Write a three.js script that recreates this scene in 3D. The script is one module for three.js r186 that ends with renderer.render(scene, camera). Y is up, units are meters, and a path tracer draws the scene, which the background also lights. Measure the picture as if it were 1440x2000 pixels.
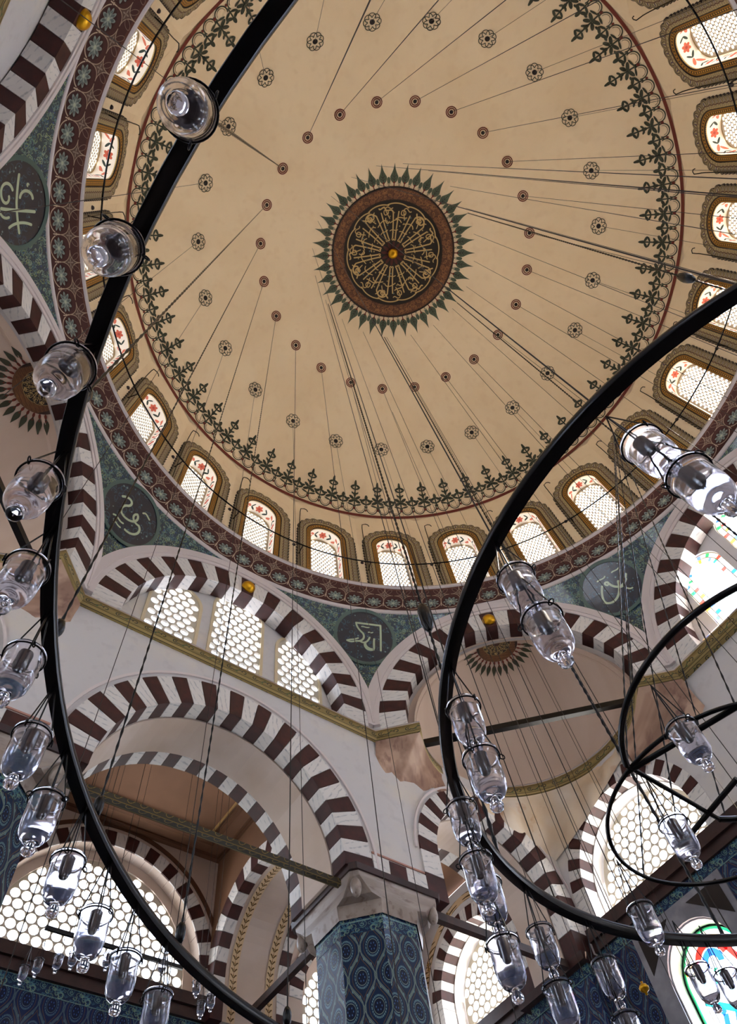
import * as THREE from 'three';
import { mergeGeometries } from 'three/addons/utils/BufferGeometryUtils.js';

// ---------- camera, sky, sun, exposure ----------
const scene = new THREE.Scene();
const W = (u, v, h) => new THREE.Vector3(u, h, -v); // u towards the qibla, v towards the north aisle, h up
const EYE = W(-4.0757, -0.0469, 1.6);
const camera = new THREE.PerspectiveCamera(72.72, 1440 / 2000, 0.05, 300);
camera.position.copy(EYE);
camera.up.copy(W(-0.48386, -0.75786, 0.43765));
camera.lookAt(EYE.clone().add(W(0.33187, 0.30384, 0.89305)));
camera.updateMatrixWorld(true);

const SKY = 1.0, SUN = 4.0, EXPOSURE = 12.5;
const skyData = new Float32Array(256 * 128 * 4);
for (let y = 0; y < 128; y++) for (let x = 0; x < 256; x++) {
  const el = Math.max(0, ((y + 0.5) / 128 - 0.5) * Math.PI), k = Math.pow(Math.sin(el), 0.6), i = (y * 256 + x) * 4;
  skyData[i] = 1.0 + (0.42 - 1.0) * k; skyData[i + 1] = 1.0 + (0.60 - 1.0) * k; skyData[i + 2] = 1.0 + (0.98 - 1.0) * k; skyData[i + 3] = 1;
}
const sky = new THREE.DataTexture(skyData, 256, 128, THREE.RGBAFormat, THREE.FloatType);
sky.mapping = THREE.EquirectangularReflectionMapping; sky.magFilter = sky.minFilter = THREE.LinearFilter; sky.needsUpdate = true;
scene.background = sky; scene.backgroundIntensity = SKY;

const sun = new THREE.DirectionalLight(0xfff0d8, SUN);
sun.position.copy(W(24, -18.5, 45)); sun.target.position.set(0, 0, 0);
sun.castShadow = true; sun.shadow.mapSize.set(4096, 4096);
Object.assign(sun.shadow.camera, { left: -18, right: 18, top: 20, bottom: -20, near: 1, far: 90 });
sun.name = 'sun'; scene.add(sun, sun.target);

const renderer = new THREE.WebGLRenderer({ antialias: true });
renderer.shadowMap.enabled = true;
renderer.toneMapping = THREE.LinearToneMapping;
renderer.toneMappingExposure = EXPOSURE;

// ---------- helpers ----------
let seed = 7;
const rnd = () => { seed = (seed * 1664525 + 1013904223) >>> 0; return seed / 4294967296; };
const PI = Math.PI, D2R = PI / 180;
const taken = {};
const numbered = (n) => { const k = taken[n] = (taken[n] ?? -1) + 1; return k ? n + '_' + String(k).padStart(3, '0') : n; };
function shade(o) { o.castShadow = o.receiveShadow = true; return o; }
function thing(name, label, category, pos, group, kind) {
  const g = new THREE.Group(); g.name = numbered(name); if (pos) g.position.copy(pos);
  g.userData.label = label; if (category) g.userData.category = category;
  if (group) g.userData.group = group; if (kind) g.userData.kind = kind;
  scene.add(g); return g;
}
const struct = (name, label, az = 0) => { const g = thing(name, label, null, null, null, 'structure'); g.name = name; g.rotation.y = az * D2R; return g; };
function part(name, geo, mat, parent, extra) {
  const m = shade(new THREE.Mesh(geo, mat)); m.name = numbered(name); if (extra) Object.assign(m.userData, extra);
  parent.add(m); return m;
}
function grp(name, parent) { const g = new THREE.Group(); g.name = numbered(name); parent.add(g); return g; }
function solo(name, geo, mat, label, category, group) {
  const m = shade(new THREE.Mesh(geo, mat)); m.name = numbered(name); m.userData = { label, category }; if (group) m.userData.group = group; scene.add(m); return m;
}
// side frame: x outward, y up, z to the right when one looks outward; shapes are drawn with X = -z
function ext(shape, depth, x0, seg = 24) {
  const g = new THREE.ExtrudeGeometry(shape, { depth, bevelEnabled: false, curveSegments: seg });
  g.rotateY(PI / 2); g.translate(x0, 0, 0); return g;
}
function sectorShape(R0, R1, a0, a1, n = 4) {
  const s = new THREE.Shape();
  for (let i = 0; i <= n; i++) { const a = a0 + (a1 - a0) * i / n; i ? s.lineTo(R1 * Math.cos(a), R1 * Math.sin(a)) : s.moveTo(R1 * Math.cos(a), R1 * Math.sin(a)); }
  for (let i = n; i >= 0; i--) { const a = a0 + (a1 - a0) * i / n; s.lineTo(R0 * Math.cos(a), R0 * Math.sin(a)); }
  return s;
}
function archPath(P, hw, y0, yc, zc = 0, n = 32) { // arched opening, closed path
  P.moveTo(zc - hw, y0); P.lineTo(zc + hw, y0);
  for (let i = 0; i <= n; i++) { const a = PI * i / n; P.lineTo(zc + hw * Math.cos(a), yc + hw * Math.sin(a)); }
  P.lineTo(zc - hw, y0); return P;
}
const archShape = (...a) => archPath(new THREE.Shape(), ...a), archHole = (...a) => archPath(new THREE.Path(), ...a);
function rectShape(z0, z1, y0, y1) { const s = new THREE.Shape(); s.moveTo(z0, y0); s.lineTo(z1, y0); s.lineTo(z1, y1); s.lineTo(z0, y1); s.lineTo(z0, y0); return s; }
function box(x0, x1, y0, y1, z0, z1) { // uv in metres
  const X = x1 - x0, Y = y1 - y0, Z = z1 - z0, g = new THREE.BoxGeometry(X, Y, Z).translate((x0 + x1) / 2, (y0 + y1) / 2, (z0 + z1) / 2), uv = g.attributes.uv;
  for (let i = 0; i < 24; i++) { const f = i >> 2, w = f < 2 ? Z : X, h = f === 2 || f === 3 ? Z : Y; uv.setXY(i, uv.getX(i) * w, uv.getY(i) * h); } return g;
}
function grid(nu, nv, f, uvf) { // surface (i/nu, j/nv) -> Vector3
  const pos = [], uv = [], idx = [];
  for (let j = 0; j <= nv; j++) for (let i = 0; i <= nu; i++) { const p = f(i / nu, j / nv); pos.push(p.x, p.y, p.z); const t = uvf ? uvf(i / nu, j / nv, p) : [i / nu, j / nv]; uv.push(t[0], t[1]); }
  for (let j = 0; j < nv; j++) for (let i = 0; i < nu; i++) { const a = j * (nu + 1) + i, b = a + 1, c = a + nu + 1, d = c + 1; idx.push(a, b, d, a, d, c); }
  const g = new THREE.BufferGeometry();
  g.setAttribute('position', new THREE.Float32BufferAttribute(pos, 3)); g.setAttribute('uv', new THREE.Float32BufferAttribute(uv, 2)); g.setIndex(idx); g.computeVertexNormals(); return g;
}
function bar(a, b, r, n = 8) { const d = b.clone().sub(a), g = new THREE.CylinderGeometry(r, r, d.length(), n); g.applyQuaternion(new THREE.Quaternion().setFromUnitVectors(new THREE.Vector3(0, 1, 0), d.normalize())); g.translate((a.x + b.x) / 2, (a.y + b.y) / 2, (a.z + b.z) / 2); return g; }
function beam(a, b, w, h) { // square timber, level
  const d = b.clone().sub(a), L = d.length(), g = new THREE.BoxGeometry(L, h, w); 
  const uv = g.attributes.uv; for (let i = 0; i < uv.count; i++) if (i < 8) uv.setXY(i, uv.getX(i) * w, uv.getY(i) * h); else uv.setXY(i, uv.getX(i) * L, uv.getY(i) * w);
  g.rotateY(-Math.atan2(d.z, d.x)); g.translate((a.x + b.x) / 2, (a.y + b.y) / 2, (a.z + b.z) / 2); return g; }
const merge = (l) => mergeGeometries(l.map((g) => { const q = g.index ? g.toNonIndexed() : g; for (const k of Object.keys(q.attributes)) if (!['position', 'normal', 'uv'].includes(k)) q.deleteAttribute(k); return q; }));
function clock(p) { // where a point stands round the dome's medallion in the picture, in words
  const c = W(0, 0, 25.4).project(camera), q = p.clone().project(camera);
  let a = Math.atan2((q.x - c.x) * 0.72, q.y - c.y) / (2 * PI) * 48; a = Math.round(a + 48) % 48;
  const H = ['twelve', 'one', 'two', 'three', 'four', 'five', 'six', 'seven', 'eight', 'nine', 'ten', 'eleven'][Math.floor(a / 4)], m = a % 4;
  return m === 0 ? H + " o'clock" : ['', 'quarter past ', 'half past ', 'quarter to '][m] + (m === 3 ? ['one', 'two', 'three', 'four', 'five', 'six', 'seven', 'eight', 'nine', 'ten', 'eleven', 'twelve'][Math.floor(a / 4)] : H);
}
const ordinal = ['first', 'second', 'third', 'fourth', 'fifth', 'sixth', 'seventh', 'eighth', 'ninth', 'tenth', 'eleventh', 'twelfth', 'thirteenth', 'fourteenth', 'fifteenth', 'sixteenth'];

// ---------- textures ----------
function canvasTex(w, h, draw, ru = 1, rv = 1, srgb = true) {
  const c = document.createElement('canvas'); c.width = w; c.height = h; draw(c.getContext('2d'), w, h);
  const t = new THREE.CanvasTexture(c); t.wrapS = t.wrapT = THREE.RepeatWrapping; t.repeat.set(ru, rv); if (srgb) t.colorSpace = THREE.SRGBColorSpace; t.anisotropy = 8; return t;
}
const lattice = {};
function vnoise(x, y, p, s) { // tiling value noise of period p
  const key = p + '_' + s; const L = lattice[key] ??= Array.from({ length: p * p }, (_, i) => { let t = Math.imul(i + 1 + s * 7919, 2654435761) >>> 0; t ^= t >>> 15; t = Math.imul(t, 2246822519) >>> 0; t ^= t >>> 13; return (t >>> 0) / 4294967296; });
  const xi = Math.floor(x), yi = Math.floor(y), fx = x - xi, fy = y - yi, sx = fx * fx * (3 - 2 * fx), sy = fy * fy * (3 - 2 * fy);
  const g = (a, b) => L[((b % p + p) % p) * p + ((a % p + p) % p)];
  return (g(xi, yi) * (1 - sx) + g(xi + 1, yi) * sx) * (1 - sy) + (g(xi, yi + 1) * (1 - sx) + g(xi + 1, yi + 1) * sx) * sy;
}
function fbm(u, v, p, s, oct = 4) { let a = 0, w = 0.5, t = 0; for (let o = 0; o < oct; o++) { a += w * vnoise(u * p, v * p, p, s + o); t += w; w *= 0.55; p *= 2; } return a / t; }
function noiseTex(n, fn, ru, rv) { // fn(u,v) -> sRGB 0..255
  const d = new Uint8Array(n * n * 4);
  for (let y = 0; y < n; y++) for (let x = 0; x < n; x++) { const c = fn(x / n, y / n), i = (y * n + x) * 4; d[i] = c[0]; d[i + 1] = c[1]; d[i + 2] = c[2]; d[i + 3] = 255; }
  const t = new THREE.DataTexture(d, n, n); t.colorSpace = THREE.SRGBColorSpace; t.wrapS = t.wrapT = THREE.RepeatWrapping; t.magFilter = THREE.LinearFilter; t.minFilter = THREE.LinearMipmapLinearFilter; t.generateMipmaps = true; t.repeat.set(ru, rv ?? ru); t.needsUpdate = true; return t;
}
const mixc = (a, b, t) => a.map((x, i) => x + (b[i] - x) * t), cl = (x) => Math.max(0, Math.min(1, x));
const std = (o) => new THREE.MeshStandardMaterial({ roughness: 0.85, side: THREE.DoubleSide, ...o });
const phy = (o) => new THREE.MeshPhysicalMaterial({ side: THREE.DoubleSide, ...o });

const plasterTex = noiseTex(512, (u, v) => { const a = fbm(u, v, 4, 1), b = fbm(u, v, 24, 5, 3); return mixc(mixc([206, 203, 205], [216, 208, 198], cl((a - 0.45) * 3)), [188, 184, 188], cl((b - 0.6) * 1.6)); }, 0.25);
const M = {};
M.plaster = std({ map: plasterTex, roughness: 0.8 });
M.plasterWarm = std({ map: noiseTex(256, (u, v) => mixc([210, 194, 184], [200, 180, 164], cl((fbm(u, v, 5, 9) - 0.35) * 2.5)), 0.22), roughness: 0.85 });
M.dome = std({ map: noiseTex(512, (u, v) => { const a = fbm(u, v, 5, 21), b = fbm(u, v, 40, 25, 2); return mixc(mixc([242, 220, 184], [236, 212, 174], cl((a - 0.35) * 2.5)), [230, 203, 164], cl((b - 0.55) * 1.2)); }, 0.15), roughness: 0.8 });
M.semi = std({ map: noiseTex(256, (u, v) => mixc([210, 188, 172], [200, 176, 158], cl((fbm(u, v, 5, 31) - 0.35) * 2.5)), 0.2), roughness: 0.8 });
M.aisle = std({ map: noiseTex(256, (u, v) => mixc([124, 88, 64], [108, 76, 54], cl((fbm(u, v, 5, 41) - 0.35) * 2.5)), 0.2), roughness: 0.85 });
M.molding = std({ color: 0xd9cfcf, roughness: 0.7 });
M.whites = [0, 1, 2].map((k) => std({ map: noiseTex(256, (u, v) => { const w = fbm(u, v, 4, 50 + k * 7, 3); const s = Math.abs(Math.sin((u * (2 + k) + v * 6 + w * 0.9) * PI)); const g = fbm(u, v, 16, 60 + k, 2); return mixc([222, 219, 217], [160, 163, 170], cl((s - 0.86) * 6 + (g - 0.72) * 2) * 0.75); }, 0.9, 1.4), roughness: 0.5 }));
M.reds = [0, 1].map((k) => std({ map: noiseTex(128, (u, v) => mixc([70, 26, 23], [52, 18, 17], cl((fbm(u, v, 6, 70 + k * 3) - 0.3) * 2.4)), 1.1), roughness: 0.6 }));
M.brownMarble = std({ map: noiseTex(256, (u, v) => { const w = fbm(u, v, 5, 80), s = fbm(u, v * 0.5 + w * 0.1, 10, 84); return mixc(mixc([196, 164, 142], [150, 116, 98], cl((w - 0.35) * 3)), [112, 78, 70], cl((s - 0.6) * 4)); }, 0.6), roughness: 0.55 });
M.shell = std({ map: noiseTex(256, (u, v) => { const w = fbm(u, v, 4, 90), s = fbm(u, v, 9, 94); return mixc(mixc([220, 206, 190], [214, 190, 160], cl((w - 0.4) * 3)), [190, 140, 100], cl((s - 0.66) * 4)); }, 0.4), roughness: 0.7 });
M.capital = std({ map: noiseTex(256, (u, v) => { const w = fbm(u, v, 5, 100), s = fbm(u, v, 14, 104); return mixc(mixc([172, 160, 152], [150, 136, 126], cl((w - 0.35) * 3)), [118, 100, 92], cl((s - 0.62) * 4)); }, 0.7), roughness: 0.35 });
M.cornice = std({ map: noiseTex(128, (u, v) => mixc([54, 27, 25], [34, 17, 16], cl((fbm(u, v, 6, 110) - 0.3) * 2.4)), 1), roughness: 0.4 });
M.iron = phy({ color: 0x060609, roughness: 0.25, specularIntensity: 0.6 });
M.wire = std({ color: 0x2a1f18, roughness: 0.6, metalness: 0.3 });
M.gold = std({ color: 0xd9a21c, roughness: 0.3, metalness: 0.75 });
M.lampGlass = phy({ color: 0xf6f6ff, roughness: 0.06, transmission: 1, thickness: 0.01, ior: 1.5 });
M.socket = std({ color: 0x2b1a1a, roughness: 0.5 });
M.pane = phy({ color: 0xffffff, roughness: 0.08, transmission: 1, thickness: 0 });
M.grille = std({ color: 0xcfc6b4, roughness: 0.8 });
M.dark = std({ color: 0x241a16, roughness: 0.8 });
M.floor = std({ map: noiseTex(256, (u, v) => mixc([124, 114, 114], [104, 98, 108], cl((fbm(u, v, 12, 120) - 0.3) * 2)), 0.5), roughness: 0.95 });
M.greyMarble = std({ map: noiseTex(256, (u, v) => mixc([150, 150, 158], [122, 122, 132], cl((fbm(u, v, 6, 130) - 0.3) * 2.4)), 0.6), roughness: 0.35 });

function curls(g, w, h, n, col, lw, size) {
  g.lineCap = 'round';
  for (let i = 0; i < n; i++) { const x = rnd() * w, y = rnd() * h, r = size * (0.5 + rnd()), a = rnd() * 7, d = rnd() < 0.5; g.strokeStyle = col[Math.floor(rnd() * col.length)]; g.lineWidth = lw * (0.6 + rnd() * 0.8);
    for (const [ox, oy] of [[0, 0], [w, 0], [-w, 0], [0, h], [0, -h]]) { g.beginPath(); g.arc(x + ox, y + oy, r, a, a + (d ? 3.6 : 2.4), false); g.arc(x + ox, y + oy, r * 0.5, a + (d ? 3.6 : 2.4), a + 5, false); g.stroke(); } }
}
M.pendentive = phy({ map: canvasTex(1024, 1024, (g, w, h) => {
  g.fillStyle = '#14303f'; g.fillRect(0, 0, w, h);
  for (let i = 0; i < 500; i++) { g.fillStyle = ['#0f2434', '#173a4c', '#122c4e', '#1a3c3e'][i % 4]; g.beginPath(); g.arc(rnd() * w, rnd() * h, 8 + rnd() * 22, 0, 7); g.fill(); }
  curls(g, w, h, 620, ['#6d9080', '#5a8076', '#88a08c', '#42707e', '#7a9060'], 6, 20);
  for (let i = 0; i < 500; i++) { g.fillStyle = ['#6f877a', '#27507c', '#87947c', '#204a8c'][i % 4]; g.beginPath(); g.arc(rnd() * w, rnd() * h, 3 + rnd() * 5, 0, 7); g.fill(); }
  g.strokeStyle = 'rgba(10,20,30,.35)'; g.lineWidth = 3; for (let i = 0; i <= 8; i++) { g.beginPath(); g.moveTo(i * w / 8, 0); g.lineTo(i * w / 8, h); g.moveTo(0, i * h / 8); g.lineTo(w, i * h / 8); g.stroke(); }
}, 0.55, 0.55), roughness: 0.4, clearcoat: 0.6, clearcoatRoughness: 0.05 });
M.frieze = std({ map: canvasTex(256, 512, (g, w, h) => { // v = 0 outer edge, v = 1 inner edge
  const X = (x) => x * w, Y = (y) => h - y * h;
  g.fillStyle = '#54302a'; g.fillRect(0, 0, w, h);
  g.fillStyle = '#6b4034'; g.fillRect(0, 0, w, h * 0.07);
  const blob = (cx, cy, r, col, k, lw) => { g.fillStyle = col; for (let i = 0; i < k; i++) { const a = i * 2 * PI / k; g.beginPath(); g.ellipse(X(cx) + Math.cos(a) * r * w * 0.62, Y(cy) + Math.sin(a) * r * w * 0.62, r * w * 0.48, r * w * 0.2, a, 0, 7); g.fill(); } };
  for (const o of [-0.5, 0.5, 1.5]) { // quatrefoils near the inner edge and between flowers
    const cx = o + 0.5 - 0.5 * 0; g.strokeStyle = '#c0a68c'; g.lineWidth = 8; g.fillStyle = '#6d5346';
    const px = o + 0.5, py = 0.7, rx = 0.46, ry = 0.3;
    g.beginPath(); g.moveTo(X(px), Y(py + ry)); g.quadraticCurveTo(X(px), Y(py), X(px + rx), Y(py)); g.quadraticCurveTo(X(px), Y(py), X(px), Y(py - ry)); g.quadraticCurveTo(X(px), Y(py), X(px - rx), Y(py)); g.quadraticCurveTo(X(px), Y(py), X(px), Y(py + ry)); g.fill(); g.stroke();
    blob(px, py, 0.16, '#a08a7a', 4); g.fillStyle = '#a58d7a'; g.beginPath(); g.arc(X(px), Y(py), 7, 0, 7); g.fill();
  }
  for (const o of [-0.5, 0.5, 1.5]) { for (const s of [-1, 1]) { g.strokeStyle = '#957a6a'; g.lineWidth = 6; g.beginPath(); g.ellipse(X(o + 0.5 + s * 0.24), Y(0.86), 0.1 * w, 0.22 * w, s * 0.5, 0, 7); g.stroke(); } }
  for (const o of [-0.5, 0.5, 1.5]) {
    const fx = o, fy = 0.36; 
    g.fillStyle = '#43231e'; g.beginPath(); g.arc(X(fx), Y(fy), 0.42 * w, 0, 7); g.fill();
    blob(fx, fy, 0.36, '#96a096', 9); blob(fx, fy, 0.28, '#6b7672', 9); blob(fx, fy, 0.2, '#a3aca0', 7); g.fillStyle = '#c5cdb4'; g.beginPath(); g.arc(X(fx), Y(fy), 0.07 * w, 0, 7); g.fill();
    g.strokeStyle = '#d6c0a4'; g.lineWidth = 11; g.beginPath(); g.ellipse(X(fx), Y(0.36), 0.47 * w, 0.26 * h, 0, 0.12 * PI, 0.88 * PI); g.stroke();
    g.beginPath(); g.moveTo(X(o + 0.5), Y(0.2)); g.lineTo(X(o + 0.5), Y(0.4)); g.stroke(); g.fillStyle = '#cdb79a'; g.beginPath(); g.arc(X(o + 0.5), Y(0.3), 13, 0, 7); g.fill();
  }
}, 96, 1), roughness: 0.75 });
M.band = std({ map: canvasTex(256, 128, (g, w, h) => {
  g.fillStyle = '#94814f'; g.fillRect(0, 0, w, h); g.fillStyle = '#b8a068'; g.fillRect(0, 0, w, 12); g.fillRect(0, h - 12, w, 12); g.fillStyle = '#3b301c'; g.fillRect(0, 14, w, 5); g.fillRect(0, h - 19, w, 5);
  g.strokeStyle = '#2a2a1c'; g.lineWidth = 9; g.beginPath(); g.arc(64, 64, 24, 0.3, 5.4); g.stroke(); g.beginPath(); g.moveTo(90, 74); g.bezierCurveTo(130, 110, 150, 20, 190, 64); g.stroke(); g.beginPath(); g.arc(206, 58, 20, 2.6, 8); g.stroke(); g.fillStyle = '#26302a'; g.beginPath(); g.arc(64, 64, 9, 0, 7); g.fill(); g.fillStyle = '#5f7040'; g.beginPath(); g.arc(134, 84, 10, 0, 7); g.fill(); g.beginPath(); g.arc(160, 40, 9, 0, 7); g.fill();
}, 1.7, 1), roughness: 0.55 });
M.beam = std({ map: canvasTex(256, 64, (g, w, h) => { g.fillStyle = '#2b2413'; g.fillRect(0, 0, w, h); g.strokeStyle = '#7a6424'; g.lineWidth = 4; g.strokeRect(-10, 5, w + 20, h - 10); for (let i = 0; i < 4; i++) { g.beginPath(); g.arc(32 + i * 64, 32, 13, 0.5, 5.5); g.stroke(); g.beginPath(); g.moveTo(46 + i * 64, 38); g.quadraticCurveTo(64 + i * 64, 10, 78 + i * 64, 28); g.stroke(); } }, 1.2, 6), roughness: 0.6 });
M.timber = std({ map: noiseTex(128, (u, v) => mixc([66, 38, 32], [44, 26, 22], cl((fbm(u * 1, v, 8, 140) - 0.3) * 2.4)), 1), roughness: 0.6 });
const ogee = (bg, line, core, ring, dot) => (g, w, h) => {
  g.fillStyle = bg; g.fillRect(0, 0, w, h);
  for (let i = 0; i < 90; i++) { g.fillStyle = i % 2 ? core : bg; g.globalAlpha = 0.4; g.beginPath(); g.arc(rnd() * w, rnd() * h, 4 + rnd() * 16, 0, 7); g.fill(); } g.globalAlpha = 1;
  const cell = (cx, cy) => {
    for (const [k, col, lw] of [[1, line, 15], [1, bg, 6], [0.74, '#5c4636', 9]]) { g.strokeStyle = col; g.lineWidth = lw; g.beginPath(); g.moveTo(cx, cy - h * 0.5 * k); g.bezierCurveTo(cx + w * 0.06, cy - h * 0.3 * k, cx + w * 0.5 * k, cy - h * 0.22 * k, cx + w * 0.46 * k, cy); g.bezierCurveTo(cx + w * 0.5 * k, cy + h * 0.22 * k, cx + w * 0.06, cy + h * 0.3 * k, cx, cy + h * 0.5 * k); g.bezierCurveTo(cx - w * 0.06, cy + h * 0.3 * k, cx - w * 0.5 * k, cy + h * 0.22 * k, cx - w * 0.46 * k, cy); g.bezierCurveTo(cx - w * 0.5 * k, cy - h * 0.22 * k, cx - w * 0.06, cy - h * 0.3 * k, cx, cy - h * 0.5 * k); g.stroke(); }
    g.strokeStyle = ring; g.lineWidth = 17; g.setLineDash([18, 9]); g.beginPath(); g.ellipse(cx, cy, w * 0.25, h * 0.17, 0, 0, 7); g.stroke(); g.setLineDash([]);
    g.fillStyle = core; g.beginPath(); g.ellipse(cx, cy, w * 0.19, h * 0.125, 0, 0, 7); g.fill(); g.strokeStyle = line; g.lineWidth = 5; g.stroke();
    g.fillStyle = dot; for (let k = 0; k < 6; k++) { const a = k * PI / 3; g.beginPath(); g.arc(cx + Math.cos(a) * w * 0.1, cy + Math.sin(a) * h * 0.06, 8, 0, 7); g.fill(); }
    for (const q of [-1, 1]) { g.fillStyle = ring; g.beginPath(); g.ellipse(cx + q * w * 0.12, cy + h * 0.3, 9, 16, q * 0.7, 0, 7); g.fill(); g.beginPath(); g.ellipse(cx + q * w * 0.12, cy - h * 0.3, 9, 16, -q * 0.7, 0, 7); g.fill(); }
  };
  for (const [x, y] of [[0.5, 0.5], [0, 0], [1, 0], [0, 1], [1, 1]]) cell(x * w, y * h);
};
M.tile = phy({ map: canvasTex(512, 512, ogee('#0e2648', '#93aa98', '#081430', '#6a929a', '#4a74b4'), 2.4, 1.15), roughness: 0.5, specularIntensity: 0.4, clearcoat: 0.15, clearcoatRoughness: 0.08 });
M.tileWall = phy({ map: canvasTex(512, 512, ogee('#0b1e4c', '#627f80', '#071236', '#4a7084', '#3a64b0'), 2.3, 1.1), roughness: 0.5, specularIntensity: 0.4, clearcoat: 0.15, clearcoatRoughness: 0.08 });
M.tileBorder = phy({ map: canvasTex(256, 128, (g, w, h) => { g.fillStyle = '#102446'; g.fillRect(0, 0, w, h); g.fillStyle = '#6d8b88'; g.fillRect(0, 0, w, 8); g.fillRect(0, h - 8, w, 8); curls(g, w, h, 26, ['#5f837e', '#3f6c80', '#788f78'], 6, 22); }, 2, 4.6), roughness: 0.5, specularIntensity: 0.4, clearcoat: 0.15, clearcoatRoughness: 0.08 });
M.leafBand = std({ map: canvasTex(128, 256, (g, w, h) => { g.fillStyle = '#d8bd98'; g.fillRect(0, 0, w, h); g.strokeStyle = '#6b4a1e'; g.lineWidth = 6; g.beginPath(); g.moveTo(64, 0); g.lineTo(64, h); g.stroke(); g.fillStyle = '#5d431c'; for (let i = 0; i < 4; i++) for (const s of [-1, 1]) for (const k of [0, 1]) { g.beginPath(); g.ellipse(64 + s * (20 + k * 14), i * 64 + 30 - k * 12, 24 - k * 6, 8, s * (-0.9 + k * 0.5), 0, 7); g.fill(); } g.fillStyle = '#8a6a2c'; for (let i = 0; i < 4; i++) { g.beginPath(); g.arc(64, i * 64 + 20, 9, 0, 7); g.fill(); } }, 1, 2.2), roughness: 0.85 });
M.scallop = std({ map: canvasTex(128, 128, (g, w, h) => { // one scallop of the window frame; v = 0 inner
  g.fillStyle = '#8f7d5c'; g.fillRect(0, 0, w, h); g.fillStyle = '#3a2a20'; g.fillRect(0, h - 10, w, 10); g.fillStyle = '#b39a63'; g.fillRect(0, h - 18, w, 6);
  g.strokeStyle = '#33261c'; g.lineWidth = 8; g.beginPath(); g.arc(64, 62, 46, PI, 0); g.stroke(); g.fillStyle = '#b0a27e'; g.beginPath(); g.arc(64, 66, 34, PI, 0); g.fill(); g.fillStyle = '#4c3a58'; g.beginPath(); g.ellipse(64, 52, 10, 20, 0, 0, 7); g.fill();
  g.fillStyle = '#5a3a2a'; g.fillRect(0, 70, w, 10); g.strokeStyle = '#c0ac7c'; g.lineWidth = 7; for (const x of [0, 64, 128]) { g.beginPath(); g.ellipse(x, 98, 14, 10, 0, 0, 7); g.stroke(); }
  g.fillStyle = '#241a14'; g.fillRect(0, 0, w, 8);
}), roughness: 0.7 });
M.beads = std({ map: canvasTex(64, 128, (g, w, h) => { g.fillStyle = '#2c1c10'; g.fillRect(0, 0, w, h); g.fillStyle = '#a8741f'; g.fillRect(0, 8, w, 30); g.fillRect(0, 92, w, 28); g.fillStyle = '#c08a30'; g.beginPath(); g.ellipse(32, 64, 22, 20, 0, 0, 7); g.fill(); g.fillStyle = '#5b3a14'; g.fillRect(0, 20, w, 4); }), roughness: 0.6 });
M.reveal = std({ map: canvasTex(512, 128, (g, w, h) => { // painted soffit of a drum window
  g.fillStyle = '#efe6d8'; g.fillRect(0, 0, w, h);
  for (let i = 0; i < 2; i++) { const x = 128 + i * 256; g.fillStyle = '#c0583e'; for (let k = 0; k < 6; k++) { const a = k * PI / 3; g.beginPath(); g.ellipse(x + Math.cos(a) * 18, 64 + Math.sin(a) * 18, 17, 11, a, 0, 7); g.fill(); } g.fillStyle = '#a03a28'; g.beginPath(); g.arc(x, 64, 10, 0, 7); g.fill();
    g.fillStyle = '#c9684e'; for (const s of [-1, 1]) { g.beginPath(); g.ellipse(x + s * 118, 64 + s * 18, 34, 11, s * 0.5, 0, 7); g.fill(); } 
    g.fillStyle = '#27332a'; for (const s of [-1, 1]) { g.beginPath(); g.ellipse(x + s * 62, 64 - 14, 26, 8, s * 0.7, 0, 7); g.fill(); g.beginPath(); g.ellipse(x + s * 66, 64 + 16, 22, 7, -s * 0.8, 0, 7); g.fill(); } }
  g.fillStyle = '#b89a60'; g.fillRect(0, 0, w, 7); g.fillRect(0, h - 7, w, 7);
}), roughness: 0.7 });
M.paintDark = std({ color: 0x3a3c2c, roughness: 0.85 });
M.paintGreen = std({ color: 0x505a48, roughness: 0.85 });
M.paintRed = std({ color: 0x6e2c1e, roughness: 0.85 });
M.paintLine = std({ color: 0x5c3a22, roughness: 0.85 });
M.paintOchre = std({ color: 0xa88450, roughness: 0.85 });
M.paintPale = std({ color: 0xcdb894, roughness: 0.85 });
M.ringBand = std({ map: canvasTex(256, 128, (g, w, h) => { g.fillStyle = '#5a3722'; g.fillRect(0, 0, w, h); curls(g, w, h, 60, ['#7d5232', '#472818', '#8a6038', '#6b4028'], 5, 16); g.fillStyle = '#2e1a10'; g.fillRect(0, 0, w, 8); g.fillRect(0, h - 8, w, 8); }, 14, 1), roughness: 0.75 });

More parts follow.
